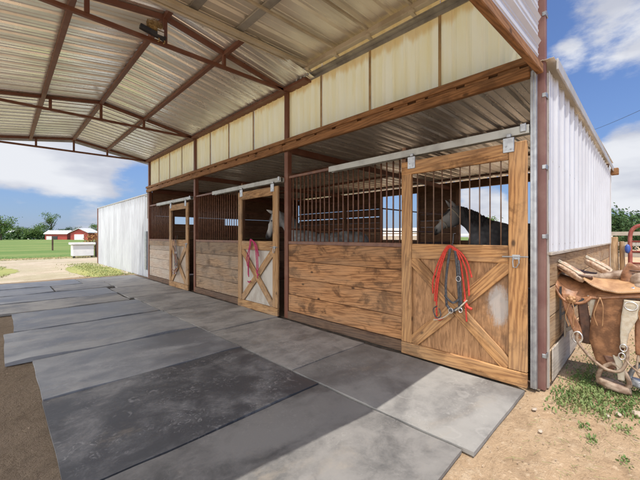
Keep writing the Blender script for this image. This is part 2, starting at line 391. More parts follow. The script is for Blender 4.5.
M['blade'] = plain('blade', (.085, .15, .035), .7, 0, (.19, .22, .08), 4, geo=True)
M['dry_blade'] = plain('dry_blade', (.32, .33, .14), .8, 0, (.17, .22, .07), 2, geo=True)
def leafmat(name, a, b):
    m, nt, p = newmat(name); co = geo_co(nt)
    isl = nt.nodes.new('ShaderNodeNewGeometry').outputs['Random Per Island']
    c = MIX(nt, isl, a, b); nt.links.new(c, p.inputs['Base Color']); p.inputs['Roughness'].default_value = .7; p.inputs['Specular IOR Level'].default_value = .15
    return m
M['leaf'] = leafmat('leaf', (.05, .10, .025), (.13, .20, .05))
M['leaf_dark'] = leafmat('leaf_dark', (.035, .07, .03), (.07, .12, .04))
M['leaf_red'] = leafmat('leaf_red', (.22, .09, .04), (.32, .17, .06))
M['bark'] = plain('bark', (.16, .12, .09), .9, 0, (.08, .06, .045), 6, .5)
M['barn_red'] = plain('barn_red', (.36, .045, .035), .6, 0, (.28, .04, .03), .3, geo=True)
M['white_paint'] = plain('white_paint', (0.702, 0.702, 0.684), .5, 0, (0.63, 0.63, 0.621), 2)
M['roof_grey'] = plain('roof_grey', (.52, .53, .55), .5, 0, (.45, .46, .48), .5)
M['tan_paint'] = plain('tan_paint', (.5, .42, .33), .6)
M['black'] = plain('black', (.02, .02, .022), .5, 0, (.035, .035, .04), 8)
M['rope_red'] = plain('rope_red', (.62, .06, .035), .7, 0, (.42, .03, .02), 60, .5, bscale=200)
M['rope_pink'] = plain('rope_pink', (.50, .035, .14), .7, 0, (.32, .02, .09), 60, .5, bscale=200)
M['strap_black'] = plain('strap_black', (.035, .037, .045), .6, 0, (.09, .09, .10), 40, .3)
M['strap_brown'] = plain('strap_brown', (.10, .04, .03), .6, 0, (.20, .06, .05), 30, .3)
M['cream'] = plain('cream', (0.45, 0.405, 0.324), .8, 0, (0.405, 0.342, 0.252), 30, .5, bscale=180)
M['leather'] = plain('leather', (0.297, 0.14, 0.0675), .5, 0, (0.153, 0.0675, 0.0315), 14, .35, bscale=90)
M['leather_tan'] = plain('leather_tan', (0.405, 0.233, 0.114), .55, 0, (0.264, 0.136, 0.0616), 10, .3, bscale=120)
M['leather_dark'] = plain('leather_dark', (.11, .05, .03), .5, 0, (.06, .03, .02), 14, .3)
M['suede'] = plain('suede', (0.243, 0.117, 0.054), .9, 0, (0.126, 0.0585, 0.027), 12, .6, bscale=70, lo=.35, hi=.6)
M['leather_grey'] = plain('leather_grey', (.30, .225, .165), .6, 0, (.15, .09, .055), 16, .3, bscale=90)
M['roll'] = plain('roll', (.50, .38, .28), .7, 0, (.30, .17, .10), 30, .4)
M['steel_bright'] = plain('steel_bright', (.7, .7, .7), .3, .9, (.5, .5, .5), 20)
M['stone'] = plain('stone', (.38, .31, .24), .9, 0, (.40, .34, .28), 12, .6)
M['pebble'] = plain('pebble', (.30, .21, .14), .95, 0, (.46, .36, .26), 5, geo=True)
M['nest'] = plain('nest', (.40, .28, .12), .95, 0, (.22, .14, .06), 40, 1.0, bscale=90)
M['hoof'] = plain('hoof', (.06, .05, .045), .6)
M['gate_red'] = plain('gate_red', (.26, .06, .045), .5, 0, (.34, .12, .09), 8)
M['blue'] = plain('blue', (.04, .09, .35), .5)
def horsemat(name, body, dapple, head, dark, m0):
    m, nt, p = newmat(name); co = obj_co(nt)
    n = NO(nt, co, 5, 5, .6); vo = nt.nodes.new('ShaderNodeTexVoronoi'); vo.inputs['Scale'].default_value = 11; nt.links.new(co, vo.inputs['Vector'])
    c = MIX(nt, MR(nt, n, .4, .65), body, dark); c = MIX(nt, MA(nt, 'MULTIPLY', MR(nt, vo.outputs['Distance'], .1, .5, 1, 0), .35), c, dapple)
    sp = nt.nodes.new('ShaderNodeSeparateXYZ'); nt.links.new(co, sp.inputs[0])
    hx = MR(nt, sp.outputs[0], .95, 1.2); c = MIX(nt, hx, c, head)
    mz = MR(nt, MA(nt, 'SUBTRACT', sp.outputs[0], MA(nt, 'MULTIPLY', sp.outputs[2], .5)), m0, m0+.08); c = MIX(nt, mz, c, (.035, .03, .03))
    nt.links.new(c, p.inputs['Base Color']); p.inputs['Roughness'].default_value = .55; p.inputs['Specular IOR Level'].default_value = .3
    bump(nt, p, NO(nt, co, 90, 3, .6), .2, .003)
    return m
M['horse_dark'] = horsemat('horse_dark', (.13, .13, .14), (.25, .25, .26), (.36, .35, .34), (.075, .075, .08), .66)
M['horse_light'] = horsemat('horse_light', (.26, .26, .26), (.42, .41, .40), (.50, .49, .47), (.16, .16, .16), .42)
M['mane'] = plain('mane', (.03, .028, .03), .6, 0, (.06, .055, .06), 30, .4)
M['mane_grey'] = plain('mane_grey', (.16, .155, .15), .6, 0, (.10, .095, .09), 30, .4)

# ------------------------------------------------------------------ ground
def flat(name, mat, x0, x1, y0, y1, z, n=1, wob=0, label=None):
    b = MB()
    def fn(u, v):
        x = x0+(x1-x0)*u; y = y0+(y1-y0)*v
        e = wob*(noise.noise(Vector((x*.35, y*.35, 3)))+.6*noise.noise(Vector((x*1.3, y*1.3, 8))))
        fx = e if (u in (0, 1)) else 0; fy = e if (v in (0, 1)) else 0
        return (x+fx, y+fy, z)
    b.grid(fn, n, n); o = b.build(name, mat, kind='structure'); return o
o = flat('ground', M['dirt'], -600, 900, -600, 1100, -.012); tag(o, None, None)
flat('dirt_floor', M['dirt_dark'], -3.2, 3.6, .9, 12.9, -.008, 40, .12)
flat('mat_bedding', M['gap'], .5, 3.32, .95, 11.6, -.004)
flat('field', M['field'], -500, 800, 27, 900, .0, 60, 2.0)
flat('driveway', M['gravel'], -60, 45, 12.9, 25.5, -.006, 60, .6)
b = MB()
def blob(b, cx, cy, rx, ry, z, seed, n=60):
    vs = [(cx, cy, z)]
    for k in range(n):
        a = 2*pi*k/n; q = 1+.28*noise.noise(Vector((cos(a)*1.6, sin(a)*1.6, seed)))+.12*noise.noise(Vector((cos(a)*7, sin(a)*7, seed)))
        vs.append((cx+rx*q*cos(a), cy+ry*q*sin(a), z))
    b.add(vs, [(0, k+1, (k+1) % n+1) for k in range(n)])
blob(b, -1.3, 17.2, 1.9, 2.6, -.001, 1.0); o = b.build('grass_patch', M['yellow_grass'], kind='structure')
b = MB(); blob(b, 2.55, 15.5, .75, 3.0, -.001, 4.0); b.build('grass_strip', M['yellow_grass'], kind='structure')
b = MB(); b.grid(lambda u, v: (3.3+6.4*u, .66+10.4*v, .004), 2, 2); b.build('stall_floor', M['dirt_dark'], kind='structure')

# ------------------------------------------------------------------ rubber mats
def mat_piece(x0, x1, y0, y1, mat, label, z=.0, seed=0, skew=0, lift=0):
    b = MB(); n = 22; th = .016
    def top(u, v):
        x = x0+(x1-x0)*u; y = y0+(y1-y0)*v + skew*(u-.5)
        wv = .010*noise.noise(Vector((x*1.4+seed, y*1.8, seed)))+.006*noise.noise(Vector((x*4, y*5+seed, seed*2)))
        e = .012*noise.noise(Vector((x*2.2+seed*7, y*2.2, 5)))
        if u in (0, 1): x += e
        if v in (0, 1): y += e*.8
        if v < .2: wv += lift*max(0, noise.noise(Vector((x*1.5+seed, 1, 3)))+.25)*(1-v/.2)
        return Vector((x, y, z+th+max(-.004, wv)+.006))
    b.grid(top, n, n)
    # rim
    ring = [(i, 0) for i in range(n)]+[(n, j) for j in range(n)]+[(i, n) for i in range(n, 0, -1)]+[(0, j) for j in range(n, 0, -1)]
    base = len(b.v); vs = []; m_ = len(ring)
    for i, j in ring:
        p = b.v[i*(n+1)+j]; vs.append(Vector((p.x, p.y, .001)))
    vs += [b.v[i*(n+1)+j].copy() for i, j in ring]
    b.v += vs; b.g += vs
    for k in range(m_):
        i, j = ring[k]; i2, j2 = ring[(k+1) % m_]
        b.f.append((base+m_+k, base+k, base+(k+1) % m_, base+m_+(k+1) % m_))
    o = b.build('rubber_mat', mat, loc=((x0+x1)/2, (y0+y1)/2, 0)); me = o.data
    for i, pl in enumerate(me.polygons): pl.use_smooth = i < n*n
    return tag(o, label, 'rubber mat', 'rubber mats laid over the barn aisle')
D, G, B = M['mat_dark'], M['mat_grey'], M['mat_blue']
mats = [
 (.22, 2.005, .80, 2.05, M['mat_near'], 'dark rubber mat nearest the camera, partly in sun, bordering bare dirt'),
 (.235, 2.01, 2.065, 3.38, D, 'second dark dusty rubber mat from the camera on the left side'),
 (.24, 2.02, 3.395, 4.56, B, 'pale blue grey rubber mat beside the left dirt, third from camera'),
 (.03, 2.02, 4.60, 6.05, B, 'wide blue grey mat with tan dust smear jutting left, fourth from camera'),
 (.13, 2.00, 6.08, 7.50, B, 'blue grey mat beside a notch of dirt on the left edge, fifth from camera'),
 (-.70, 1.9, 7.54, 8.62, G, 'brown dusted mat reaching far left, sixth from camera'),
 (-1.1, 1.92, 8.66, 9.80, B, 'rumpled dark seamed mat on the left, third from the field end'),
 (-1.2, .9, 9.84, 11.0, B, 'mat on the left with wavy raised edge, second from the field end'),
 (-1.2, 1.6, 11.04, 12.35, B, 'left mat at the field end touching the sunny dirt'),
 (.94, 2.1, 9.84, 11.0, G, 'small mat between the raised-edge mat and the windbreak end'),
 (1.63, 3.2, 11.04, 12.3, G, 'mat at the field end beside the metal windbreak wall'),
 (2.03, 3.16, .74, 2.44, M['mat_worn'], 'sunlit light grey mat in front of the nearest stall door'),
 (2.04, 3.18, 2.46, 4.22, G, 'grey mat in front of the big plank panel between the two nearest doors'),
 (2.04, 3.2, 4.24, 5.98, G, 'grey mat in front of the door with the pink lead rope'),
 (2.03, 3.2, 6.0, 7.74, G, 'grey mat in front of the middle stall panel'),
 (1.96, 3.2, 7.77, 9.55, G, 'grey mat in front of the farthest stall door'),
 (2.13, 3.2, 9.58, 11.0, G, 'grey mat in front of the last plank panel by the windbreak'),
]
for i, (x0, x1, y0, y1, m_, lab) in enumerate(mats):
    mat_piece(x0, x1, y0, y1, m_, lab, z=(i % 3)*.0015, seed=i*3.7, skew=random.uniform(-.03, .05) if i > 2 and i < 11 else 0, lift=.03 if 3 <= i <= 9 else .006)

# ------------------------------------------------------------------ barn
PY = [.65, 4.15, 7.66, 11.05]
barn = thing('stable_barn', (3.35, 5.85, 0), 'long horse stable with plank and bar fronts, sliding wooden doors and white metal end wall', 'stable')
# posts
for i, y in enumerate(PY):
    if i == 0: continue
    b = MB().box(3.305, 3.395, y-.045, y+.045, 0, 3.72); b.build('post', M['brown_steel'], barn, bevel=.006)
b = MB().box(3.335, 3.40, .625, .69, 0, 4.1); cp = b.build('corner_post', M['purple_steel'], barn, bevel=.006)
MB().box(3.4035, 3.409, .616, .70, .02, 2.76).build('corner_flashing', M['trim'], barn)
for z in (.3, 1.05+.28, 1.93, 2.55, 3.25):
    b = MB(); b.box(3.34, 3.402, .617, .6235, z-.022, z+.022); b.box(3.328, 3.334, .62, .65, z-.018, z+.018)
    b.build('clip', M['galv'], cp, bevel=.003)
# galvanised channel beside the first door
b = MB(); b.box(3.262, 3.27, .675, .722, .02, 2.76); b.box(3.27, 3.305, .675, .681, .02, 2.76); b.box(3.27, 3.305, .716, .722, .02, 2.76)
b.box(3.254, 3.262, .694, .702, .02, 2.76)
b.build('channel', M['galv'], barn, bevel=.002)
# header beam
rnd = random.Random(3)
b = MB()
for y0, y1 in ((.72, 4.15), (4.155, 7.66), (7.665, 11.05)): b.box(3.235, 3.30, y0, y1, 2.705, 2.80)
b.build('header_beam', M['beam_wood'], barn, bevel=.008)
b = MB(); b.box(3.225, 3.30, .70, 11.06, 2.825, 2.885); b.build('header_rail', M['beam_wood'], barn, bevel=.006)
hr = [o for o in bpy.data.objects if o.name == 'header_rail'][0]; y = .8
while y < 11:
    L = rnd.uniform(.10, .42); MB().box(3.25, 3.29, y, min(y+L, 11.0), 2.80, 2.826).build('packer', M['beam_wood'], hr); y += L+rnd.uniform(.03, .12)
# fibreglass panels
y = .70; yy = [.70, 1.57, 2.49, 3.37, 4.15, 5.16, 6.07, 6.9, 7.66, 8.5, 9.35, 10.2, 11.05]
for a, c in zip(yy[:-1], yy[1:]):
    top = 3.89 if a < 3.4 else 3.72
    b = MB().sheet((3.36, a+.004, 2.86), (0, c-a-.008, 0), (0, 0, top-2.86), (-1, 0, 0), pitch=.15, h=.012, top=.02, slope=.02, minor=False)
    b.build('fibreglass_panel', M['fibreglass'], barn, solid=.002)
for y in yy[1:-1]:
    if y in PY: continue
    b = MB().box(3.335, 3.347, y-.014, y+.014, 2.88, 3.70); b.build('panel_strip', M['beige_seam'] if 'beige_seam' in M else M['beam_wood'], barn)
b = MB(); b.box(3.30, 3.37, 3.6, 11.05, 3.67, 3.73); b.build('eave_rail', M['brown_steel'], barn, bevel=.005)
# stall roof
def zr(x): return 2.84+(x-3.3)*.02
b = MB().sheet((3.31, .56, zr(3.31)), (0, 10.55, 0), (6.44, 0, .13), (0, 0, 1), pitch=.24, h=.024)
b.build('roof', M['stall_sheet'], barn, solid=.002)
b = MB()
b.box(3.402, 9.78, .545, .562, 2.765, 2.862); b.build('roof_trim', M['trim'], barn, bevel=.004, segs=1)
b = MB(); b.box(9.62, 9.80, .47, .60, 2.70, 2.84); b.build('trim_end', M['beam_wood'], barn, bevel=.01)
for y in (4.15, 7.66, 10.95):
    b = MB().box(3.40, 9.55, y-.04, y+.04, 2.70, 2.80); b.build('rafter', M['brown_steel'], barn, bevel=.004)
for x in (5.2, 7.2, 9.0):
    b = MB().box(x-.03, x+.03, .68, 11.0, zr(x)-.04, zr(x)-.004); b.build('purlin', M['brown_steel'], barn)
# front panels
def front_panel(y0, y1, mat, seed):
    r = random.Random(seed)
    b = MB(); z = .13
    hs = [.27, .27, .27, .27]
    for h in hs:
        dx = r.uniform(-.004, .004); b.box(3.325+dx, 3.365, y0, y1, z, z+h-.006, 'y'); z += h
    pl = b.build('plank_wall', mat, barn, bevel=.004)
    b = MB(); b.box(3.30, 3.38, y0, y1, .0, .125, 'y'); b.build('kick_board', M['dark_wood'], pl, bevel=.005)
    b = MB(); b.box(3.315, 3.375, y0, y1, 1.205, 1.255, 'y'); b.build('bottom_rail', M['bar_steel'], barn, bevel=.004)
    b = MB(); b.box(3.325, 3.37, y0, y1, 2.27, 2.31, 'y'); gp = b.build('bar_panel', M['bar_steel'], barn, bevel=.004)
    n = int((y1-y0)/.088)
    for k in range(1, n):
        y = y0+(y1-y0)*k/n+r.uniform(-.004, .004)
        MB().tube([(3.347, y, 1.25), (3.347+r.uniform(-.004, .004), y+r.uniform(-.004, .004), 2.275)], .0095, 6).build('bar', M['bar_steel'], gp, smooth=True)
front_panel(1.97, 4.10, M['wall_wood'], 1)
front_panel(5.50, 7.61, M['wall_wood_grey'], 2)
front_panel(9.05, 11.0, M['wall_wood_pale'], 3)
b = MB(); b.box(3.31, 3.325, 9.05, 11.0, 1.07, 1.19); b.build('top_board', M['wall_wood_grey'], barn, bevel=.004)
b = MB(); b.box(3.33, 3.38, .72, 1.96, 0, .04); b.build('door_sill', M['dark_wood'], barn)
# door jamb posts
for y in (1.975, 5.495, 9.045):
    b = MB().box(3.30, 3.36, y-.02, y+.03, 0.0, 2.35) ; b.build('jamb', M['back_wood'], barn, bevel=.004)
# sliding tracks
for y0, y1 in ((.725, 3.12), (4.2, 6.6), (7.7, 10.1)):
    b = MB(); b.box(3.235, 3.243, y0, y1, 2.222, 2.298); b.box(3.243, 3.30, y0, y1, 2.290, 2.298); b.box(3.243, 3.26, y0, y1, 2.222, 2.230); b.box(3.30, 3.308, y0, y1, 2.222, 2.298)
    tr = b.build('door_track', M['track_steel'], barn, bevel=.003)
    for q in (y0+.02,):
        MB().box(3.222, 3.234, q, q+.045, 2.24, 2.31).build('track_bracket', M['galv'], tr, bevel=.003)
# doors
def door(y0, W, wd, pm, bars, z0=.02, label=None):
    y1 = y0+.86*0+W
    H = 2.16; sw = .145; r = random.Random(int(y0*100))
    # panel
    b = MB(); b.box(3.252, 3.264, y0+.05, y1-.05, z0+.08, 1.18, 'z'); dr = b.build('door', pm, barn)
    b = MB()
    if label: dr['label'] = label
    MB().box(3.215, 3.252, y0, y0+sw, z0+.135, H, 'z').build('stile', wd, dr, bevel=.006)
    MB().box(3.215, 3.252, y1-sw+.02, y1, z0+.135, H, 'z').build('stile', wd, dr, bevel=.006)
    MB().box(3.211, 3.250, y0, y1, z0, z0+.132, 'y').build('bottom_rail', wd, dr, bevel=.006)
    MB().box(3.217, 3.250, y0+sw+.002, y1-sw+.018, 1.09, 1.25, 'y').build('middle_rail', wd, dr, bevel=.006)
    MB().box(3.213, 3.252, y0+sw+.002, y1, H-.145, H, 'y').build('top_rail', wd, dr, bevel=.006)
    ya, yb, za, zb = y0+sw, y1-sw+.02, z0+.135, 1.085
    # X brace, one full length and one in two halves
    for (p, q) in (((ya+.0, za+.01), (yb-.0, zb-.0)),):
        b = MB().beam((3.235, p[0], p[1]), (3.235, q[0], q[1]), .122, .026, up=(1, 0, 0)); b.build('brace', wd, dr, bevel=.005)
    A = Vector((3.237, ya, zb)); Bb = Vector((3.237, yb, za+.01)); mid = (A+Bb)/2; dv = (Bb-A).normalized()
    b = MB().beam(A, mid-dv*.065, .122, .026, up=(1, 0, 0)); b.build('brace', wd, dr, bevel=.005)
    b = MB().beam(mid+dv*.065, Bb, .122, .026, up=(1, 0, 0)); b.build('brace', wd, dr, bevel=.005)
    if bars:
        for k in range(bars):
            y = ya+(yb-ya)*(k+.7)/(bars+.4)
            MB().tube([(3.236, y, 1.24), (3.236, y, H-.13)], .006, 6).build('bar', M['bar_bright'], dr, smooth=True)
    for y in (y0+.14, y1-.13):
        b = MB(); b.box(3.203, 3.213, y-.045, y+.045, H-.085, H+.045); b.box(3.206, 3.225, y-.018, y+.018, H+.05, H+.08)
        b.tube([(3.198, y-.018, H-.06), (3.206, y-.018, H-.06)], .008, 6); b.tube([(3.198, y+.018, H-.03), (3.206, y+.018, H-.03)], .008, 6)
        b.build('hanger', M['galv'], dr, bevel=.003)
    b = MB(); b.tube([(3.205, y0-.01, 1.155), (3.205, y0+.19, 1.15)], .006, 6)
    b.tube([(3.200, y0+.06, 1.15), (3.196, y0+.055, 1.10), (3.197, y0+.075, 1.06), (3.197, y0+.10, 1.06), (3.198, y0+.105, 1.11), (3.202, y0+.10, 1.15)], .005, 6)
    b.box(3.205, 3.216, y0+.05, y0+.11, 1.13, 1.17); b.build('latch', M['galv'], dr)
    return dr
M['bar_bright'] = plain('bar_bright', (.20, .125, .085), .5, .1, (.14, .08, .05), 9)
M['ply_patch'] = None
# first door panel: brown ply with a pale grey patch
m, nt, p = newmat('ply_pale_patch'); g = geo_co(nt)
gr = NO(nt, VM(nt, 'MULTIPLY', g, (1, 9, 1.4)), 3.4, 7, .65, 1.2)
c = MIX(nt, MR(nt, gr, .3, .68), (.19, .09, .035), (.44, .24, .11))
c = MIX(nt, MA(nt, 'MULTIPLY', MR(nt, NO(nt, g, 3.2, 5, .65), .5, .66), .65), c, (.13, .07, .035))
dd = VM(nt, 'MULTIPLY', VM(nt, 'SUBTRACT', g, (3.25, .965, .70)), (0, 1.9, 1))
pw = MA(nt, 'ADD', VM(nt, 'LENGTH', dd), MA(nt, 'MULTIPLY', MA(nt, 'SUBTRACT', NO(nt, VM(nt, 'MULTIPLY', g, (1, 3, 1)), 9, 6, .75), .5), .30))
c = MIX(nt, MR(nt, pw, .11, .22, .75, 0), c, (.40, .385, .37))
nt.links.new(c, p.inputs['Base Color']); p.inputs['Roughness'].default_value = .7; bump(nt, p, gr, .3, .004)
M['ply_pale_patch'] = m
door(.735, 1.225, M['door_wood'], M['ply_pale_patch'], 10, label='orange brown sliding stall door with bars and a pale patch')
door(4.25, 1.245, M['door_wood_old'], M['white_ply'], 0, label='sliding stall door with a whitish lower panel and open top')
door(7.81, 1.23, M['door_wood_old'], M['wall_wood_pale'], 0, label='farthest weathered sliding stall door with an open top')
# partitions
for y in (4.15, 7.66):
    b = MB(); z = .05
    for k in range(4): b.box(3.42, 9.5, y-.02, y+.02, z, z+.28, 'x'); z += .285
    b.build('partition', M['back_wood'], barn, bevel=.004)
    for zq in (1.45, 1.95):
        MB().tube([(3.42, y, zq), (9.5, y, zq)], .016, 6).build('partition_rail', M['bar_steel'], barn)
# far end wall y = 11.05, window slots
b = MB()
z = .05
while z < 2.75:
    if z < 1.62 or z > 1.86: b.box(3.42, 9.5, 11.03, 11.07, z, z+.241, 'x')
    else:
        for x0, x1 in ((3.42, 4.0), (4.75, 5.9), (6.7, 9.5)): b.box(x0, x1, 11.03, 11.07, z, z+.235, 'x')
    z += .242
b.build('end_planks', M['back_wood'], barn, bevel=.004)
# back wall x = 9.55
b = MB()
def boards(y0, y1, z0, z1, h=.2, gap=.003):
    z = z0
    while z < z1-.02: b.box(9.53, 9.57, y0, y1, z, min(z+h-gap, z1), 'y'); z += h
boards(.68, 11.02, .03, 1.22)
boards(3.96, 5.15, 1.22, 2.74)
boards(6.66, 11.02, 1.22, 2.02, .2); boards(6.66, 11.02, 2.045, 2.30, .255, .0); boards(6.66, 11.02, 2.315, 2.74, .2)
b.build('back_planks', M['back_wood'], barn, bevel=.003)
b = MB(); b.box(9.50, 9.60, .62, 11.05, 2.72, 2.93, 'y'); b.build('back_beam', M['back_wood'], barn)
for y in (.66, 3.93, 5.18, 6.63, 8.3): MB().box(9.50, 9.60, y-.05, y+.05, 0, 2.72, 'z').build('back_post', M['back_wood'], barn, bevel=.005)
# side wall y = .65
b = MB().sheet((3.402, .612, 1.195), (6.26, 0, 0), (0, 0, 1.58), (0, -1, 0), pitch=.30, h=.022, top=.03, slope=.02)
ss = b.build('side_sheet', M['white_sheet'], barn, solid=.002)
b = MB()
for k in range(20):
    for z in (1.26, 2.0, 2.68):
        x = 3.402+.30*k+.12; b.box(x-.006, x+.006, .604, .611, z-.006, z+.006)
b.build('screws', M['grey_steel'], ss, kind='stuff')
b = MB(); b.box(3.402, 9.66, .590, .63, 1.165, 1.193, 'x'); b.build('sheet_ledge', M['grey_wood'], barn, bevel=.004)
r = random.Random(9); b = MB(); z = .02
for h in (.30, .29, .27, .29):
    x = 3.46
    for x1 in (5.9, 8.0, 9.64):
        b.box(x, x1-.006, .62+r.uniform(-.006, .006), .655, z, z+h-.008-r.uniform(0, .008), 'x'); x = x1
    z += h
b.build('side_planks', M['side_wood'], barn, bevel=.005)
b = MB(); b.box(3.403, 3.458, .615, .66, 0, 1.16, 'z'); b.build('corner_board', M['grey_wood'], barn, bevel=.005)
b = MB(); b.box(3.50, 4.9, .600, .612, .04, .33, 'x'); b.build('patch_board', M['grey_wood'], barn, bevel=.005)
b = MB(); b.box(9.60, 9.70, .60, .70, 0, 2.72); b.build('end_post', M['grey_wood'], barn, bevel=.006)

# ------------------------------------------------------------------ carport
port = thing('aisle_canopy', (1.42, 7.4, 0), 'brown steel framed canopy roof of ribbed metal over the matted aisle', 'canopy')
RX, RZ = 1.42, 4.02
def zc(x): return RZ-abs(x-RX)*.165
def truss(y, s=.045):
    b = MB()
    b.beam((RX, y, RZ-.03), (3.33, y, zc(3.33)-.03), s, s*1.25, up=(0, 0, 1)); b.beam((RX, y, RZ-.03), (-1.05, y, zc(-1.05)-.03), s, s*1.25)
    b.beam((-.95, y, 3.62), (3.30, y, 3.685), s, s)
    for x, dz in ((RX, .0), (RX-.78, 0), (RX+.78, 0), (RX-1.56, 0)):
        zb = 3.63+(x+.95)*.0153
        b.box(x-s/2, x+s/2, y-s/2, y+s/2, zb, zc(x)-.04)
    return b
for y in (4.13, 7.66, 11.05):
    truss(y).build('truss', M['brown_steel'], port, bevel=.004)
    MB().box(-1.1, -1.0, y-.05, y+.05, 0, 3.6).build('post', M['brown_steel'], port, bevel=.005)
for x, y0 in ((.54, 3.6), (2.21, 3.6), (RX, 3.6), (-.55, 3.6)):
    dz = .062
    MB().box(x-.03, x+.03, y0, 11.2, zc(x)-dz, zc(x)-.010).build('purlin', M['brown_steel'], port, bevel=.004)
MB().box(3.22, 3.30, 3.6, 11.2, zc(3.26)-.05, zc(3.26)-.006).build('purlin', M['brown_steel'], port, bevel=.004)
b = MB()
b.sheet((RX, 3.50, RZ+.004), (0, 7.83, 0), (2.0, 0, -.33), (0, 0, 1), pitch=.235, h=.034)
b.sheet((RX, 3.58, RZ+.004), (0, 7.75, 0), (-2.9, 0, -.4785), (0, 0, 1), pitch=.235, h=.034)
b.build('roof_sheet', M['ceiling_sheet'], port, solid=.002)
b = MB(); b.beam((RX, 11.34, RZ-.02), (3.42, 11.34, RZ-.35), .02, .07); b.beam((RX, 11.34, RZ-.02), (-1.5, 11.34, RZ-.5), .02, .07); b.build('gable_trim', M['shed_sheet'], port)
# nearer level roof
b = MB().sheet((3.42, .60, 3.90), (0, 3.15, 0), (-5.0, 0, -.14), (0, 0, 1), pitch=.30, h=.03, top=.04, slope=.02)
b.build('roof_sheet', M['near_sheet'], port, solid=.002)
def zn(x): return 3.90-(3.42-x)*.028
b = MB(); b.beam((3.24, 3.50, zn(3.2)-.07), (-1.5, 3.50, zn(-1.5)-.07), .07, .05); b.beam((3.24, 3.56, zn(3.2)-.045), (-1.5, 3.56, zn(-1.5)-.045), .015, .11)
b.build('rafter', M['beige_steel'], port, bevel=.006)
for y in (2.95, 2.40, 1.81, 1.22, .72):
    b = MB(); b.beam((3.24, y, zn(3.2)-.045), (-1.5, y, zn(-1.5)-.045), .03, .035); b.build('rafter', M['beige_steel'], port, bevel=.006)
for x in (2.07, 1.50, .2):
    MB().box(x-.05, x+.05, .65, 3.6, zn(x)-.028, zn(x)-.006).build('flat_purlin', M['grey_steel'], port, bevel=.003)
b = MB(); b.box(3.16, 3.24, .66, 3.62, 3.78, 3.85, 'y'); wb = b.build('wall_beam', M['beige_steel'], port, bevel=.008)
b = MB(); b.box(3.26, 3.345, .66, 3.62, 3.735, 3.76, 'y'); b.box(3.335, 3.345, .66, 3.62, 3.69, 3.735, 'y'); b.build('wall_angle', M['grey_steel'], port)
for y in (3.50, 2.95, 2.40, 1.81, 1.22):
    b = MB(); b.ball((3.17, y, 3.775), .035, .045, .03, 8, 5); b.box(3.15, 3.25, y-.02, y+.02, 3.75, 3.77); b.build('bracket', M['beige_steel'], wb)
for y in (3.53, 3.60, 3.68, 3.78): MB().ball((3.22, y, 3.72), .018, .022, .018, 8, 5).build('bolt', M['galv'], wb, smooth=True)
# near gable end: ribbed white sheet above a sagging timber
b = MB()
b.beam((-1.5, .655, 3.10), (.30, .655, 3.02), .05, .075); b.beam((.302, .655, 3.02), (1.60, .655, 2.615), .05, .075); b.beam((1.602, .655, 2.615), (3.285, .655, 2.76), .05, .075)
b.build('gable_timber', M['beam_wood'], port, bevel=.006)
b = MB().sheet((1.60, .662, 2.655), (0, 0, 1.20), (1.64, 0, .142), (0, -1, 0), pitch=.20, h=.024)
b.sheet((.30, .662, 3.05), (0, 0, .80), (1.30, 0, -.02), (0, -1, 0), pitch=.20, h=.024)
b.sheet((-1.5, .662, 3.10), (0, 0, .75), (1.80, 0, -.05), (0, -1, 0), pitch=.20, h=.024)
b.add([(.30, .664, 3.05), (1.60, .664, 2.655), (1.60, .664, 3.06)], [(0, 1, 2)])
# shear so that ribs follow the timber but top stays level
b.build('gable_sheet', M['white_sheet'], port, solid=.002)

# floodlight with a nest on the nearest truss
fl = thing('floodlight', (1.28, 4.06, 3.68), 'small black bar floodlight with white tag hanging on the nearest roof truss', 'lamp')
Mf = Matrix.Rotation(radians(8), 3, 'Y')
b = MB().obox((1.26, 4.05, 3.70), .14, .03, .025, Mf); b.build('housing', M['black'], fl, bevel=.006)
b = MB(); b.box(1.30, 1.37, 4.015, 4.02, 3.69, 3.73); b.box(1.30, 1.37, 4.015, 4.02, 3.745, 3.765); b.build('tag', M['white_paint'], fl)
b = MB()
for x in (1.32, 1.38): b.tube(spline([(x, 4.05, 3.68), (x+.008, 4.04, 3.64), (x-.01, 4.03, 3.61)]), .007, 6)
b.build('cable_end', M['nest'], fl)
b = MB(); b.box(1.25, 1.27, 4.05, 4.10, 3.72, 3.80); b.build('bracket', M['grey_steel'], fl)
b = MB(); r = random.Random(5)
b.ball((1.28, 4.06, 3.785), .075, .06, .05, 12, 8)
for k in range(240):
    a = r.uniform(0, 2*pi); t = r.uniform(-.6, .9); c = Vector((1.28+cos(a)*.075, 4.06+sin(a)*.062, 3.785+t*.05))
    dv = Vector((-sin(a), cos(a), r.uniform(-.5, .5))).normalized()*r.uniform(.02, .05)
    b.tube([c-dv, c+dv], .0016, 3)
tag(b.build('bird_nest', M['nest'], loc=(1.28, 4.06, 3.735)), 'small straw bird nest resting on the black floodlight under the roof', 'bird nest')

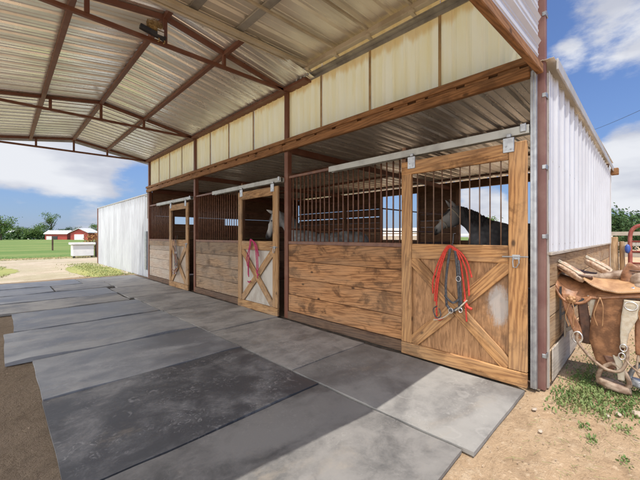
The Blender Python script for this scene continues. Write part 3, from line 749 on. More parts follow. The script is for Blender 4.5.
# ------------------------------------------------------------------ shed beyond
shed = thing('metal_windbreak', (3.48, 15.0, 0), 'pale ribbed metal windbreak wall continuing past the stable end', 'wall')
b = MB().sheet((3.42, 11.15, 0.0), (0, 7.85, 0), (0, 0, 2.70), (-1, 0, 0), pitch=.30, h=.024, top=.03, slope=.02); b.build('sheet', M['shed_sheet'], shed, solid=.002)
b = MB().sheet((3.54, 11.15, 0.0), (0, 7.85, 0), (0, 0, 2.70), (1, 0, 0), pitch=.30, h=.024); b.build('sheet', M['shed_sheet'], shed, solid=.002)
b = MB(); b.box(3.38, 3.58, 11.12, 19.04, 2.70, 2.735, 'y'); b.build('cap_trim', M['trim'], shed)
for z in (.4, 1.4, 2.4): MB().box(3.43, 3.53, 11.2, 19.0, z-.04, z+.04, 'y').build('girt', M['brown_steel'], shed)
b = MB(); b.box(3.375, 3.58, 19.0, 19.07, 0, 2.72, 'z'); b.build('end_post', M['brown_steel'], shed)
b = MB(); b.box(3.36, 3.392, 11.45, 11.62, .25, 1.5); b.build('loose_flashing', M['galv'], shed)
b = MB(); b.tube([(3.33, 11.2, 1.9), (3.33, 11.2, 2.9)], .022, 8); b.build('pipe', M['grey_steel'], shed)
b = MB(); b.tube([(3.33, 11.2, 2.62), (3.33, 11.42, 2.62)], .02, 8); b.build('pipe', M['grey_steel'], shed)

# ------------------------------------------------------------------ ropes and halters hanging on the doors
hx = 3.195
def rope(name, mat, yc, label, zt=1.20, seed=0, s=1.0, low=.50, grp=None):
    r = random.Random(seed); b = MB()
    for k in range(3):
        w_ = (.16+.02*k)*s; bt = low+.10*k+r.uniform(0, .08)
        e = r.uniform(-.010, .010); bl = bt+.10*k; zr_ = lambda f, q=bt: zt-f*(zt-q)
        pts = [(hx, yc+w_*1.02, zr_(1)), (hx-.010*k, yc+w_*.98+e, zr_(.72)), (hx-.008, yc+w_*.80+e, zr_(.40)), (hx-.015, yc+w_*.50, zr_(.12)), (hx-.03-.008*k, yc+.03, zt+.012+.010*k), (hx-.03-.008*k, yc-.02, zt+.010+.010*k), (hx-.015, yc-w_*.46, zr_(.12, bl)), (hx-.008, yc-w_*.70+e, zr_(.40, bl)), (hx-.010, yc-w_*.84+e, zr_(.70, bl)), (hx-.005*k, yc-w_*(.86+.04*k), zr_(1, bl))]
        b.tube(spline(pts, 8), .0085, 7)
    pts = [(hx-.012, yc+.17*s, low), (hx-.014, yc+.13*s, low-.015), (hx-.012, yc+.09*s, low+.012)]
    b.tube(spline(pts, 6), .011, 7)
    b.tube(spline([(hx-.012, yc-.12*s, low+.22), (hx-.012, yc-.15*s, low+.16), (hx-.012, yc-.19*s, low+.14)], 5), .013, 7)
    o = b.build(name, mat, loc=(hx, yc, zt), smooth=True); return tag(o, label, 'lead rope', grp)
rope('lead_rope', M['rope_red'], 1.37, 'bright red coiled lead rope hanging on the nearest stall door', seed=1)
rope('lead_rope', M['rope_pink'], 4.93, 'pink coiled lead rope hanging on the door with the whitish panel', zt=1.24, seed=2, s=.95, low=.52)
def halter(yc, mat, label, low=.58, s=1.0, seed=1):
    t = thing('halter', (hx, yc, low), label, 'halter')
    b = MB()
    def strap(pts, w_=.014): b.tube(spline(pts, 6), w_, 6, flat=.3)
    strap([(hx-.022, yc+.07*s, low+.06), (hx-.025, yc+.075*s, low+.3), (hx-.03, yc+.035*s, 1.19), (hx-.035, yc+.015, 1.235)])
    strap([(hx-.022, yc-.06*s, low+.05), (hx-.025, yc-.045*s, low+.32), (hx-.03, yc-.02*s, 1.18), (hx-.035, yc+.01, 1.235)])
    strap([(hx-.03, yc-.075*s, low+.03), (hx-.03, yc-.07*s, low+.25), (hx-.03, yc-.05*s, 1.10)])
    strap([(hx-.026, yc+.07*s, low+.07), (hx-.035, yc+.01, low+.02), (hx-.026, yc-.06*s, low+.06)], .016)
    strap([(hx-.026, yc+.09*s, low+.16), (hx-.035, yc+.00, low+.10), (hx-.026, yc-.08*s, low+.17)], .012)
    b.build('strap', mat, t, smooth=True)
    b = MB()
    for (yy_, zz_, rr) in ((yc-.055*s, 1.02-.1, .022), (yc+.02, low+.02, .022), (yc-.075*s, low+.04, .018)):
        b.tube([(hx-.042, yy_+rr*cos(a), zz_+rr*1.2*sin(a)) for a in [2*pi*k/12 for k in range(12)]], .0035, 6, closed=True)
    b.build('buckle', M['steel_bright'], t, smooth=True)
    # long hanging string
    b = MB(); b.tube([(hx-.03, yc+.02, 1.23), (3.205, yc+.02, 1.27), (3.215, yc+.018, 1.36)], .005, 5); b.build('hanging_strap', mat, t)
    return t
h1 = halter(1.35, M['strap_black'], 'black webbing halter hanging over the red rope on the nearest door')
b = MB(); b.tube(spline([(hx-.03, 1.36, .60), (hx-.03, 1.43, .53), (hx-.02, 1.50, .49), (hx-.01, 1.56, .47)], 6), .007, 6); b.tube(spline([(hx-.03, 1.34, .60), (hx-.035, 1.29, .64), (hx-.02, 1.22, .72)], 6), .007, 6); b.build('cord', M['cream'], h1)
b = MB(); b.tube(spline([(hx-.02, 1.52, .62), (hx-.02, 1.56, .58), (hx-.02, 1.53, .50), (hx-.02, 1.48, .53), (hx-.02, 1.50, .60)], 5), .006, 6); b.build('cord', M['strap_black'], h1)
halter(8.56, M['strap_brown'], 'dark reddish brown halter hanging on the farthest stall door', low=.36, s=2.1)
halter(8.44, M['strap_black'], 'black halter hanging beside the brown one on the farthest stall door', low=.52, s=1.3)

# ------------------------------------------------------------------ horses (local +x is the head end)
def horse(loc, rz, mat, mane, label, headpose, sc=1.0, head_low=0):
    t = thing('horse', (0, 0, 0), label, 'horse')
    b = MB()
    def chain(a, c, r0, r1, n=6, fy=1.0, fz=1.0):
        a = Vector(a); c = Vector(c)
        for i in range(n+1):
            k = i/n; p_ = a.lerp(c, k); rr = r0+(r1-r0)*k
            b.ball(p_, rr, rr*fy, rr*fz, 12, 8)
    # trunk: rump, loin, barrel, chest, withers
    for (x, z, rx, ry, rz_) in ((-.72, 1.20, .26, .26, .27), (-.50, 1.22, .28, .27, .28), (-.25, 1.16, .28, .275, .29), (0, 1.13, .28, .28, .31), (.25, 1.13, .27, .27, .33), (.45, 1.15, .24, .23, .32), (.60, 1.14, .18, .19, .24), (.38, 1.36, .22, .08, .13)):
        b.ball((x, 0, z), rx, ry, rz_, 18, 12)
    N0 = Vector((.52, 0, 1.28)); N1 = Vector(headpose[0]); PO = Vector(headpose[1]); MU = Vector(headpose[2])
    chain(N0, N1, .22, .15, 7, .62, 1.0); chain(N1, PO, .15, .115, 6, .62, 1)
    d = (MU-PO); L = d.length; d.normalize()
    up = Vector((-d.z, 0, d.x))
    if up.z < 0: up = -up
    for k, rr, fy, o_ in ((.05, .12, .72, 0), (.18, .140, .66, -.03), (.3, .128, .64, -.03), (.45, .098, .66, 0), (.6, .075, .7, .0), (.75, .066, .8, 0), (.88, .066, .85, -.005), (.97, .055, .85, -.01)):
        p_ = PO+d*L*k+up*o_; b.ball(p_, rr, rr*fy, rr, 14, 10)
    for s_ in (-1, 1):
        b.ball(PO+d*L*.30+up*.055+Vector((0, s_*.068, 0)), .028, .02, .024, 8, 6)
        chain((.48, s_*.14, 1.02), (.50, s_*.14, .72), .12, .065, 6); chain((.50, s_*.14, .72), (.50, s_*.14, .50), .06, .05, 4)
        chain((.50, s_*.14, .50), (.50, s_*.14, .20), .042, .036, 8); chain((.50, s_*.14, .2), (.545, s_*.14, .08), .045, .04, 3)
        chain((-.68, s_*.15, 1.10), (-.56, s_*.16, .84), .20, .11, 6); chain((-.56, s_*.16, .84), (-.80, s_*.15, .56), .10, .06, 6)
        chain((-.80, s_*.15, .56), (-.76, s_*.15, .22), .05, .038, 9); chain((-.76, s_*.15, .22), (-.71, s_*.15, .08), .045, .04, 3)
    body = b.build('body', mat, t)
    m_ = body.modifiers.new('r', 'REMESH'); m_.mode = 'VOXEL'; m_.voxel_size = .016; m_.use_smooth_shade = True
    m_ = body.modifiers.new('s', 'SMOOTH'); m_.iterations = 9; m_.factor = .6
    for s_ in (-1, 1):
        e = MB(); ep = PO+up*.10+Vector((0, s_*.055, 0))-d*.01
        e.tube([ep-up*.03, ep+up*.04, ep+up*.10, ep+up*.145], [.03, .036, .024, .004], 8, flat=.6); e.build('ear', mat, t, smooth=True)
        MB().ball(PO+d*L*.30+up*.058+Vector((0, s_*.082, 0)), .016, .010, .014, 8, 6).build('eye', M['black'], t, smooth=True)
        MB().ball(PO+d*L*.95+up*.02+Vector((0, s_*.048, 0)), .012, .008, .016, 8, 6).build('nostril', M['black'], t, smooth=True)
        for x in (.565, -.69):
            MB().tube([(x, s_*(.14 if x > 0 else .15), 0), (x-.015, s_*(.14 if x > 0 else .15), .075)], [.065, .048], 12).build('hoof', M['hoof'], t, smooth=False)
    # mane and forelock as clumps of hair
    e = MB(); r = random.Random(3)
    for k in range(260):
        q = k/259; base = N0.lerp(N1, q*2) if q < .5 else N1.lerp(PO, q*2-1)
        nrm = Vector((-(PO-N0).z, 0, (PO-N0).x)).normalized(); nrm = nrm if nrm.z > 0 else -nrm
        rad = .22*(1-q)+.11*q-.015
        p0 = base+nrm*rad; s_ = -1 if r.random() < .8 else 1
        e.tube([p0, p0+Vector((r.uniform(-.02, .02), s_*.05, .012)), p0+Vector((r.uniform(-.04, .03), s_*.10, -.07)), p0+Vector((r.uniform(-.05, .03), s_*.115, -.16-r.uniform(0, .08)))], [.009, .009, .007, .002], 5)
    for k in range(12):
        p0 = PO+up*.11; e.tube([p0, p0+d*.07+Vector((0, r.uniform(-.03, .03), .0)), p0+d*(.15+r.uniform(0, .05))+Vector((0, r.uniform(-.04, .04), -.01))], [.012, .01, .003], 5)
    e.build('mane', mane, t, smooth=True)
    e = MB()
    for k in range(26):
        y = r.uniform(-.035, .035); e.tube(spline([(-.93, y, 1.28), (-1.03, y*1.3, 1.15), (-1.06, y*2, .8), (-1.03, y*2.4, .5+r.uniform(-.08, .1))], 4), .014, 5)
    e.build('tail', mane, t, smooth=True)
    t.location = loc; t.rotation_euler = (0, 0, rz); t.scale = (sc, sc, sc)
    return t, PO, d, up, L
# near stall: dark grey horse facing left (towards +y)
t1, PO, d_, up_, L_ = horse((6.40, 1.66, 0), radians(145), M['horse_dark'], M['mane'], 'dark grey horse with a paler face behind the bars of the nearest door', ((.76, 0, 1.47), (1.02, 0, 1.61), (1.39, 0, 1.30)), 1.08)
# second stall: pale grey horse with its head in the open door top
t2, *_ = horse((4.78, 4.74, 0), radians(140), M['horse_light'], M['mane_grey'], 'pale grey horse lowering its head behind the open door with the pink rope', ((.74, 0, 1.62), (.98, 0, 1.80), (1.19, 0, 1.33)), .98)
# rope noseband on the near horse
b = MB()
for k, rr in ((.60, .082), (.12, .125)):
    c = PO+d_*L_*k; b.tube([c+(up_*cos(a)*rr+Vector((0, sin(a)*rr*.75, 0))) for a in [2*pi*q/16 for q in range(16)]], .009, 6, closed=True)
hh = b.build('noseband', M['cream'], None, smooth=True); hh.parent = t1

# ------------------------------------------------------------------ saddle on its rack
rk = thing('saddle_rack', (4.0, .60, .78), 'wall bracket rack carrying the saddle beside the white side wall', 'saddle rack')
b = MB(); b.box(3.93, 4.07, -.12, .60, .74, .80, 'y'); b.build('arm', M['grey_wood'], rk, bevel=.005)
b = MB(); b.beam((4.0, .58, .40), (4.0, .18, .735), .045, .035); b.box(3.95, 4.05, .572, .59, .34, .80, 'z'); b.build('brace', M['grey_wood'], rk, bevel=.004)
b = MB(); b.beam((3.74, .575, .60), (3.74, .42, .76), .02, .02); b.box(3.735, 3.755, .575, .59, .55, .86, 'z'); b.beam((3.74, .42, .76), (3.95, .42, .77), .02, .02); b.build('iron_bracket', M['black'], rk)
sd = thing('western_saddle', (4.0, .25, .80), 'tan and brown leather riding saddle with striped pads hung beside the white side wall', 'saddle')
def lerpt(tab, x):
    for (a, va), (c, vc) in zip(tab[:-1], tab[1:]):
        if (a <= x <= c): return va+(vc-va)*(x-a)/(c-a)
    return tab[0][1] if x < tab[0][0] else tab[-1][1]
EDGE = [(-.16, .83), (.0, .835), (.14, .815), (.30, .785), (.37, .775), (.42, .735), (.50, .725), (.56, .755), (.62, .86), (.64, .90)]
RIDGE = [(-.16, .99), (.05, .96), (.25, .91), (.40, .90), (.55, .93), (.64, .95)]
def saddle_surf(y0, y1, lift, wid, edge_up=0, n1=26, n2=22):
    def fn(u, v):
        y = y0+(y1-y0)*u; t = v*2-1; zt = lerpt(RIDGE, y)+lift; ze = lerpt(EDGE, y)+edge_up
        f = abs(t)**1.8; wdt = wid*(1-.10*abs(u-.4))
        return (4.0+t*wdt, y, zt*(1-f)+ze*f+.006*noise.noise(Vector((y*9, t*5, 1))))
    return fn
MB().grid(saddle_surf(-.16, .635, 0, .27), 30, 24).build('skirt', M['leather'], sd, solid=.014, smooth=True)
def seat(u, v):
    y = -.14+.56*u; t = v*2-1; ze = lerpt([(-.14, .865), (.05, .86), (.18, .835), (.28, .845), (.36, .88), (.42, .935)], y)
    zt = lerpt([(-.14, .97), (0, .95), (.2, .93), (.42, .95)], y); f = abs(t)**1.9
    return (4.0+t*.285*(1-.35*max(0, (u-.55))**1.2), y, zt*(1-f)+ze*f+.014)
MB().grid(seat, 24, 24).build('seat', M['leather_tan'], sd, solid=.012, smooth=True)
# rolled rim round the rear skirt
b = MB(); b.tube(spline([(3.74, .36, .79), (3.725, .42, .735), (3.725, .50, .722), (3.735, .57, .755), (3.76, .625, .85), (3.83, .64, .94), (3.90, .60, 1.0)], 8), .013, 8); b.build('rim', M['leather'], sd, smooth=True)
# cantle hollow and pads
def padfn(cx, a, c, half, th):
    a = Vector(a); c = Vector(c)
    bb = MB(); ax = (c-a).normalized(); side = Vector((1, 0, 0)); nrm = ax.cross(side).normalized()
    nrm = nrm if nrm.z > 0 else -nrm
    def fn(u, v):
        ang = 2*pi*v; q = abs(2*u-1)**6; rr = th*(1-.35*q); ridge = 1+.10*abs(sin(v*pi*7))
        return a.lerp(c, u)+side*cos(ang)*half*(1-.2*q)*ridge+nrm*sin(ang)*rr*ridge
    bb.grid(fn, 22, 28)
    n = 28+1
    bb.f.append(tuple(range(0, 28))); bb.f.append(tuple(22*n+k for k in range(28)))
    return bb
padfn(0, (3.86, .615, 1.065), (3.86, .415, .925), .062, .042).build('padded_roll', M['roll'], sd, smooth=True)
padfn(0, (4.16, .44, 1.10), (4.16, .26, .985), .062, .042).build('padded_roll', M['roll'], sd, smooth=True)
for (cx, y0, z0, y1, z1) in ((3.86, .615, 1.065, .415, .925), (4.16, .44, 1.10, .26, .985)):
    b = MB()
    for k in (-.04, -.014, .014, .04): b.tube([(cx+k-.012, y0+.0, z0+.043-abs(k)*.35), (cx+k-.012, (y0+y1)/2, (z0+z1)/2+.047-abs(k)*.35), (cx+k-.012, y1, z1+.043-abs(k)*.35)], .006, 6)
    b.build('stitched_cord', M['cream'], sd, smooth=True)
def bowl(u, v):
    y = .36+.27*u; t = v*2-1
    return (4.0+t*.20, y, .915+.14*u*u*(1-.35*t*t)+.05*t*t)
MB().grid(bowl, 14, 14).build('cantle', M['leather_dark'], sd, solid=.02, smooth=True)
b = MB(); b.tube(spline([(3.92, .43, .955), (3.93, .33, .955), (3.96, .22, .98), (3.99, .12, 1.0)], 6), [.028]*6+[.034]*6+[.04]*7, 10); b.build('seat_roll', M['leather_grey'], sd, smooth=True)
# fork and horn
b = MB(); b.ball((4.0, .06, .955), .19, .075, .085, 18, 12); b.ball((4.0, .05, .90), .24, .08, .06, 18, 10); fk = b.build('fork', M['leather_grey'], sd, smooth=True)
b = MB(); b.tube(spline([(3.93, .125, .90), (3.935, .12, .96), (3.95, .10, 1.02), (3.96, .07, 1.06)], 5), [.058]*6+[.064]*6+[.07]*3+[.062], 16); b.ball((3.965, .065, 1.06), .062, .062, .03, 14, 6); b.build('horn', M['leather'], sd, smooth=True)
b = MB()
for q in (.0, .2, .4, .6, .8): b.tube([(3.945+.064*cos(a), .105+.064*sin(a)-.03*q, .93+.13*q) for a in [2*pi*k/14 for k in range(14)]], .006, 5, closed=True)
b.build('horn_wrap', M['leather_dark'], fk, smooth=True)
b = MB(); b.ball((3.80, .09, .885), .05, .035, .025, 10, 6); b.ball((3.79, .04, .875), .04, .03, .022, 10, 6); b.build('concho', M['steel_bright'], sd, smooth=True)
# fenders and straps
def strip(pts, w_, mat, name, th=.008, sub=8, wdir=(0, 1, 0)):
    "flat leather strip along pts, width list, lying across wdir"
    pp = spline(pts, sub); n = len(pp); bb = MB(); wd_ = Vector(wdir)
    def fn(u, v):
        i = min(n-1, int(round(u*(n-1)))); q = u*(len(w_)-1); k = min(len(w_)-2, int(q)); ww = w_[k]+(w_[k+1]-w_[k])*(q-k)
        return pp[i]+wd_*(v-.5)*ww+Vector((.006*noise.noise(Vector((u*6, v*4, ww*50))), 0, 0))
    bb.grid(fn, n-1, 6); return bb.build(name, mat, sd, solid=th, smooth=True)
strip([(3.735, .545, .80), (3.725, .52, .66), (3.72, .47, .52), (3.72, .44, .41)], [.055, .065, .07, .055], M['leather'], 'strap')
strip([(3.77, .43, .76), (3.775, .41, .55), (3.78, .40, .36)], [.07, .08, .06], M['leather_dark'], 'rear_cinch')
strip([(3.76, .345, .80), (3.755, .34, .70), (3.76, .35, .60)], [.09, .075, .03], M['cream'], 'fleece')
strip([(3.745, .235, .82), (3.735, .25, .62), (3.735, .255, .42), (3.74, .26, .26), (3.745, .265, .16)], [.17, .22, .24, .15, .07], M['suede'], 'fender', .012)
strip([(3.72, .10, .80), (3.71, .115, .66), (3.71, .145, .52), (3.71, .15, .40)], [.095, .10, .05, .03], M['cream'], 'front_cinch', .016)
strip([(4.22, .24, .82), (4.25, .24, .50), (4.24, .24, .20)], [.18, .22, .10], M['suede'], 'fender', .012)
strip([(3.80, .03, .80), (3.79, .04, .55), (3.79, .05, .34)], [.10, .09, .06], M['leather'], 'fender', .010)
b = MB(); b.tube(spline([(3.72, .45, .46), (3.715, .46, .40), (3.715, .42, .33), (3.71, .34, .24), (3.71, .25, .185), (3.71, .17, .20), (3.71, .13, .30), (3.71, .13, .42)], 8), .013, 8); b.build('rein', M['leather_grey'], sd, smooth=True)
b = MB(); b.tube([(3.715, .455+.035*cos(a), .42+.05*sin(a)) for a in [2*pi*k/16 for k in range(16)]], .008, 6, closed=True)
b.build('ring', M['steel_bright'], sd, smooth=True); b = MB()
b.tube([(3.70, .15+.022*cos(a), .40+.03*sin(a)) for a in [2*pi*k/14 for k in range(14)]], .005, 6, closed=True)
b.build('ring', M['steel_bright'], sd, smooth=True); b = MB()
b.tube([(3.695, .16+.02*cos(a), .33+.028*sin(a)) for a in [2*pi*k/14 for k in range(14)]], .005, 6, closed=True)
b.build('ring', M['steel_bright'], sd, smooth=True); b = MB()
b.tube([(3.70, .105+.04*cos(a), .755+.035*sin(a)) for a in [2*pi*k/14 for k in range(14)]], .005, 6, closed=True)
b.build('ring', M['steel_bright'], sd, smooth=True)
b = MB()
for k in range(5): a = k*1.26; b.ball((3.715, .50+.022*cos(a), .755+.022*sin(a)), .014, .018, .018, 8, 6)
b.ball((3.71, .50, .755), .016, .02, .02, 8, 6); b.build('rosette', M['leather_tan'], sd, smooth=True)
for (y0, z0) in ((.50, .755), (.30, .80), (.02, .85)):
    b = MB()
    for q in (-1, 1): b.tube(spline([(3.715, y0, z0), (3.70, y0+.02*q, z0-.07), (3.705, y0+.03*q+.01, z0-.16), (3.71, y0+.015*q, z0-.25)], 5), .004, 5)
    b.build('saddle_string', M['leather_tan'], sd, smooth=True)
b = MB()
for k in range(64):
    y = -.12+.0115*k; ze = lerpt([(-.14, .865), (.05, .86), (.18, .835), (.28, .845), (.36, .88), (.42, .935)], y)
    if y < .40: b.box(3.716+.0, 3.722, y, y+.006, ze+.022, ze+.025)
b.build('stitching', M['cream'], sd)
# stirrups
def stirrup(x, y, z, name='stirrup', mat=None, s=1.0):
    bb = MB()
    arch = [(x, y+.085*s, z+.03), (x, y+.10*s, z+.06), (x, y+.075*s, z+.14), (x, y+.02*s, z+.20), (x, y-.02*s, z+.20), (x, y-.075*s, z+.14), (x, y-.10*s, z+.06), (x, y-.085*s, z+.03)]
    bb.tube(spline(arch, 5), .014, 8, flat=1.6)
    def base(u, v):
        a = 2*pi*v; return (x+.065*cos(a)*(1-.15*u), y+.115*s*sin(a)*(1-.10*u), z+.05*u+.02*sin(a))
    bb.grid(base, 3, 20); 
    def top(u, v):
        a = 2*pi*v; q = u; return (x+.055*cos(a)*q, y+.103*s*sin(a)*q, z+.048+.02*sin(a)*q)
    bb.grid(top, 2, 20)
    return bb.build(name, mat or M['leather_grey'], sd, smooth=True, solid=.008)
stirrup(3.74, .215, .035)
stirrup(3.86, .02, .05, mat=M['galv'])
strip([(3.74, .24, .30), (3.74, .225, .24), (3.74, .22, .20)], [.09, .06, .05], M['leather_dark'], 'stirrup_leather', .02)
strip([(3.74, .20, .32), (3.72, .17, .22), (3.72, .165, .12)], [.04, .05, .04], M['cream'], 'stirrup_leather', .012)
b = MB(); b.tube(spline([(3.72, .16, .36), (3.70, .12, .28), (3.70, .05, .22), (3.72, -.03, .20)], 6), .008, 6); b.tube(spline([(3.80, .06, .35), (3.78, .07, .2), (3.80, .0, .10)], 6), .010, 6); b.build('rein', M['leather_grey'], sd, smooth=True)

# ------------------------------------------------------------------ fence, gate, things on the right
def tree(loc, h, cr, mat, name, label, cat='tree', seed=0, n=900, trunk=.3, grp=None, flat_=.8, ls=.16):
    r = random.Random(seed); t = thing(name, loc, label, cat, grp); L = Vector(loc)
    b = MB(); top = L+Vector((r.uniform(-.1, .1)*h, r.uniform(-.1, .1)*h, h*.62))
    b.tube(spline([L, L+Vector((r.uniform(-.03, .03)*h, 0, h*.25)), top], 5), [h*.03*(1-.07*i) for i in range(11)], 7)
    ends = []
    for k in range(7):
        a = r.uniform(0, 2*pi); st_ = L.lerp(top, r.uniform(.45, 1)); e = L+Vector((cos(a)*cr*r.uniform(.3, .75), sin(a)*cr*r.uniform(.3, .75), h*r.uniform(.5, .9)))
        b.tube([st_, st_.lerp(e, .5)+Vector((0, 0, h*.03)), e], [h*.013, h*.009, h*.003], 5); ends.append(e)
    b.build('trunk', M['bark'], t, smooth=True)
    cl = [L+Vector((0, 0, h*(trunk+(1-trunk)/2)))]
    for k in range(16):
        a = r.uniform(0, 2*pi); q = r.random()**.6; zz_ = r.uniform(-1, 1)
        cl.append(L+Vector((cos(a)*cr*q*.75*sqrt(max(0, 1-zz_*zz_*.7)), sin(a)*cr*q*.75*sqrt(max(0, 1-zz_*zz_*.7)), h*(trunk+(1-trunk)/2)+zz_*h*(1-trunk)*.42)))
    b = MB()
    for k in range(n):
        c = r.choice(cl); rad = cr*.36
        p_ = c+Vector((r.gauss(0, 1), r.gauss(0, 1), r.gauss(0, .75)))*rad*.55
        s_ = cr*ls*r.uniform(.35, .9); a = Vector((r.gauss(0, 1), r.gauss(0, 1), r.gauss(0, 1))).normalized(); c_ = a.orthogonal().normalized(); d2 = a.cross(c_)
        b.add([p_-c_*s_*.6, p_-d2*s_*.28, p_+c_*s_*.6, p_+d2*s_*.28], [(0, 1, 2, 3)])
    b.build('crown', mat, t); return t
def fence_post(x, y, h, label, r_=.06, grp='wooden fence posts by the corral', rnd_=True):
    b = MB()
    if rnd_: b.tube([(x, y, 0), (x+.01, y, h*.5), (x+.015, y+.01, h)], [r_, r_*.95, r_*.9], 9)
    else: b.box(x-r_, x+r_, y-r_, y+r_, 0, h)
    return tag(b.build('fence_post', M['side_wood'], loc=(x, y, 0), bevel=.006), label, 'fence post', grp)
fence_post(9.95, .60, 1.32, 'thick round wooden corner post just behind the white wall end', .13)
fence_post(9.9, .42, 1.22, 'thin wooden post right of the thick corner post', .05)
g = thing('pipe_gate', (9.8, -.4, 0), 'dark red pipe gate with rounded top corner right of the wooden posts', 'gate')
b = MB(); b.tube(spline([(9.8, .29, .05), (9.8, .29, .9), (9.8, .29, 1.35), (9.8, .24, 1.50), (9.8, .12, 1.57), (9.8, -.2, 1.58), (9.8, -1.3, 1.58), (9.8, -2.6, 1.58)], 5), .038, 8); b.build('frame', M['gate_red'], g, smooth=True)
for z in (.25, .5, .75, 1.0, 1.22): MB().tube([(9.8, .27, z), (9.8, -2.6, z)], .02, 8).build('rail', M['gate_red'], g, smooth=True)
b = MB()
for k in range(20): y = .2-k*.11; b.tube([(9.815, y, 1.0), (9.815, y, 1.22)], .006, 5)
b.build('infill_bars', M['grey_steel'], g)
b = MB(); b.ball((9.75, .33, 1.06), .06, .05, .10, 10, 8); tag(b.build('bucket', M['blue'], loc=(9.75, .33, 1.0)), 'small blue latch cover beside the red pipe gate', 'cover')
f1 = thing('rail_fence', (14, -1, 0), 'pale horizontal rail fence beyond the red gate', 'fence')
for k in range(5): MB().box(13.95, 14.05, 1.8-k*1.8, 1.9-k*1.8, 0, 1.5).build('post', M['grey_wood'], f1)
for z in (.4, .75, 1.1, 1.42): MB().box(13.9, 13.95, -6, 1.9, z-.06, z+.06, 'y').build('rail', M['grey_wood'], f1)
f2 = thing('panel_fence', (17, 6, 0), 'white topped pipe fence seen through the stall openings', 'fence')
for k in range(9): MB().box(17, 17.07, 1+k*1.8, 1.07+k*1.8, 0, 1.45).build('post', M['white_paint'], f2)
for z in (.5, .95, 1.42): MB().box(16.96, 17.0, 1, 16, z-.05, z+.05, 'y').build('rail', M['white_paint'], f2)
tw = thing('white_trailer', (24, 14, 0), 'long pale building with white roof seen through the bars of the nearest panel', 'building')
MB().box(23, 27, 11.5, 18, 0, 1.6).build('wall', M['tan_paint'], tw); MB().box(22.7, 27.3, 11.2, 18.3, 1.6, 2.0).build('roof', M['white_paint'], tw)
for i, (x, y, h, cr, mt) in enumerate(((34, 1.9, 3.2, 2.1, 'leaf_dark'), (37, -.8, 3.5, 2.4, 'leaf_dark'), (31, -1.6, 3.2, 2.1, 'leaf'), (39, 1.2, 3.1, 2.0, 'leaf_dark'), (28, -3.2, 3.8, 2.2, 'leaf'))):
    tree((x, y, 0), h, cr, M[mt], 'tree', ['dark green tree nearest the white wall end', 'dark leafy tree above the red gate in the gap', 'bright green tree above the red pipe gate corner', 'distant dark tree between the wall end and gate', 'green tree at the right picture edge'][i], seed=20+i, n=4200, trunk=.05, grp='trees beyond the corral', ls=.13)
tree((29, 9.3, 0), 2.9, 1.0, M['leaf'], 'tree', 'small bright green tree seen through the nearest door bars over the horse', seed=31, n=2600, trunk=.2, ls=.2)
# power line
b = MB(); b.tube([(22+1.5*k, 8.9-2.45*k, 9.6-.06*sin(pi*k/8)*8) for k in range(9)], .02, 5)
b = MB(); A = Vector((30, 3.6, 13.5-3.4)); 
def pix(u, v, dep):
    f = Vector((sin(radians(44.55)), cos(radians(44.55)), 0)); r_ = Vector((cos(radians(44.55)), -sin(radians(44.55)), 0))
    return Vector((0, 0, 1.33))+(f+r_*((u-320)/324)+Vector((0, 0, (236.5-v)/324)))*dep
P0 = pix(560, 140, 40); P1 = pix(700, 82, 16)
b.tube([P0.lerp(P1, k/12)-Vector((0, 0, .35*sin(pi*k/12))) for k in range(13)], .014, 5)
tag(b.build('power_line', M['black'], loc=P0), 'thin black overhead cable sloping across the sky right of the white wall', 'cable')

# ------------------------------------------------------------------ far things on the left
bn = thing('white_chest', (3.66, 25.1, 0), 'white box chest standing on short legs in front of the green field', 'chest')
b = MB(); b.box(3.12, 4.2, 24.7, 25.5, .12, .80); b.build('body', M['white_paint'], bn, bevel=.02)
b = MB(); b.box(3.02, 4.28, 24.6, 25.6, .82, .95); b.build('lid', M['white_paint'], bn, bevel=.02)
for x in (3.2, 4.1): MB().box(x-.05, x+.05, 24.75, 24.85, 0, .12).build('leg', M['black'], bn)
b = MB(); b.box(4.30, 4.42, 24.9, 25.05, 0, 1.02); tag(b.build('bollard', M['dark_wood'], loc=(4.36, 24.97, 0)), 'short dark post directly right of the white chest', 'post')
tree((4.35, 26.6, 0), 1.5, .75, M['leaf_red'], 'shrub', 'reddish brown shrub behind the white chest', 'shrub', seed=4, n=700, trunk=.1, ls=.2)
b = MB(); b.box(1.78+1.66, 1.85+1.72, 39.9, 40.0, 0, 1.15); tag(b.build('fence_post', M['dark_wood'], loc=(3.5, 40, 0)), 'lone thin dark post standing in the green field', 'fence post')
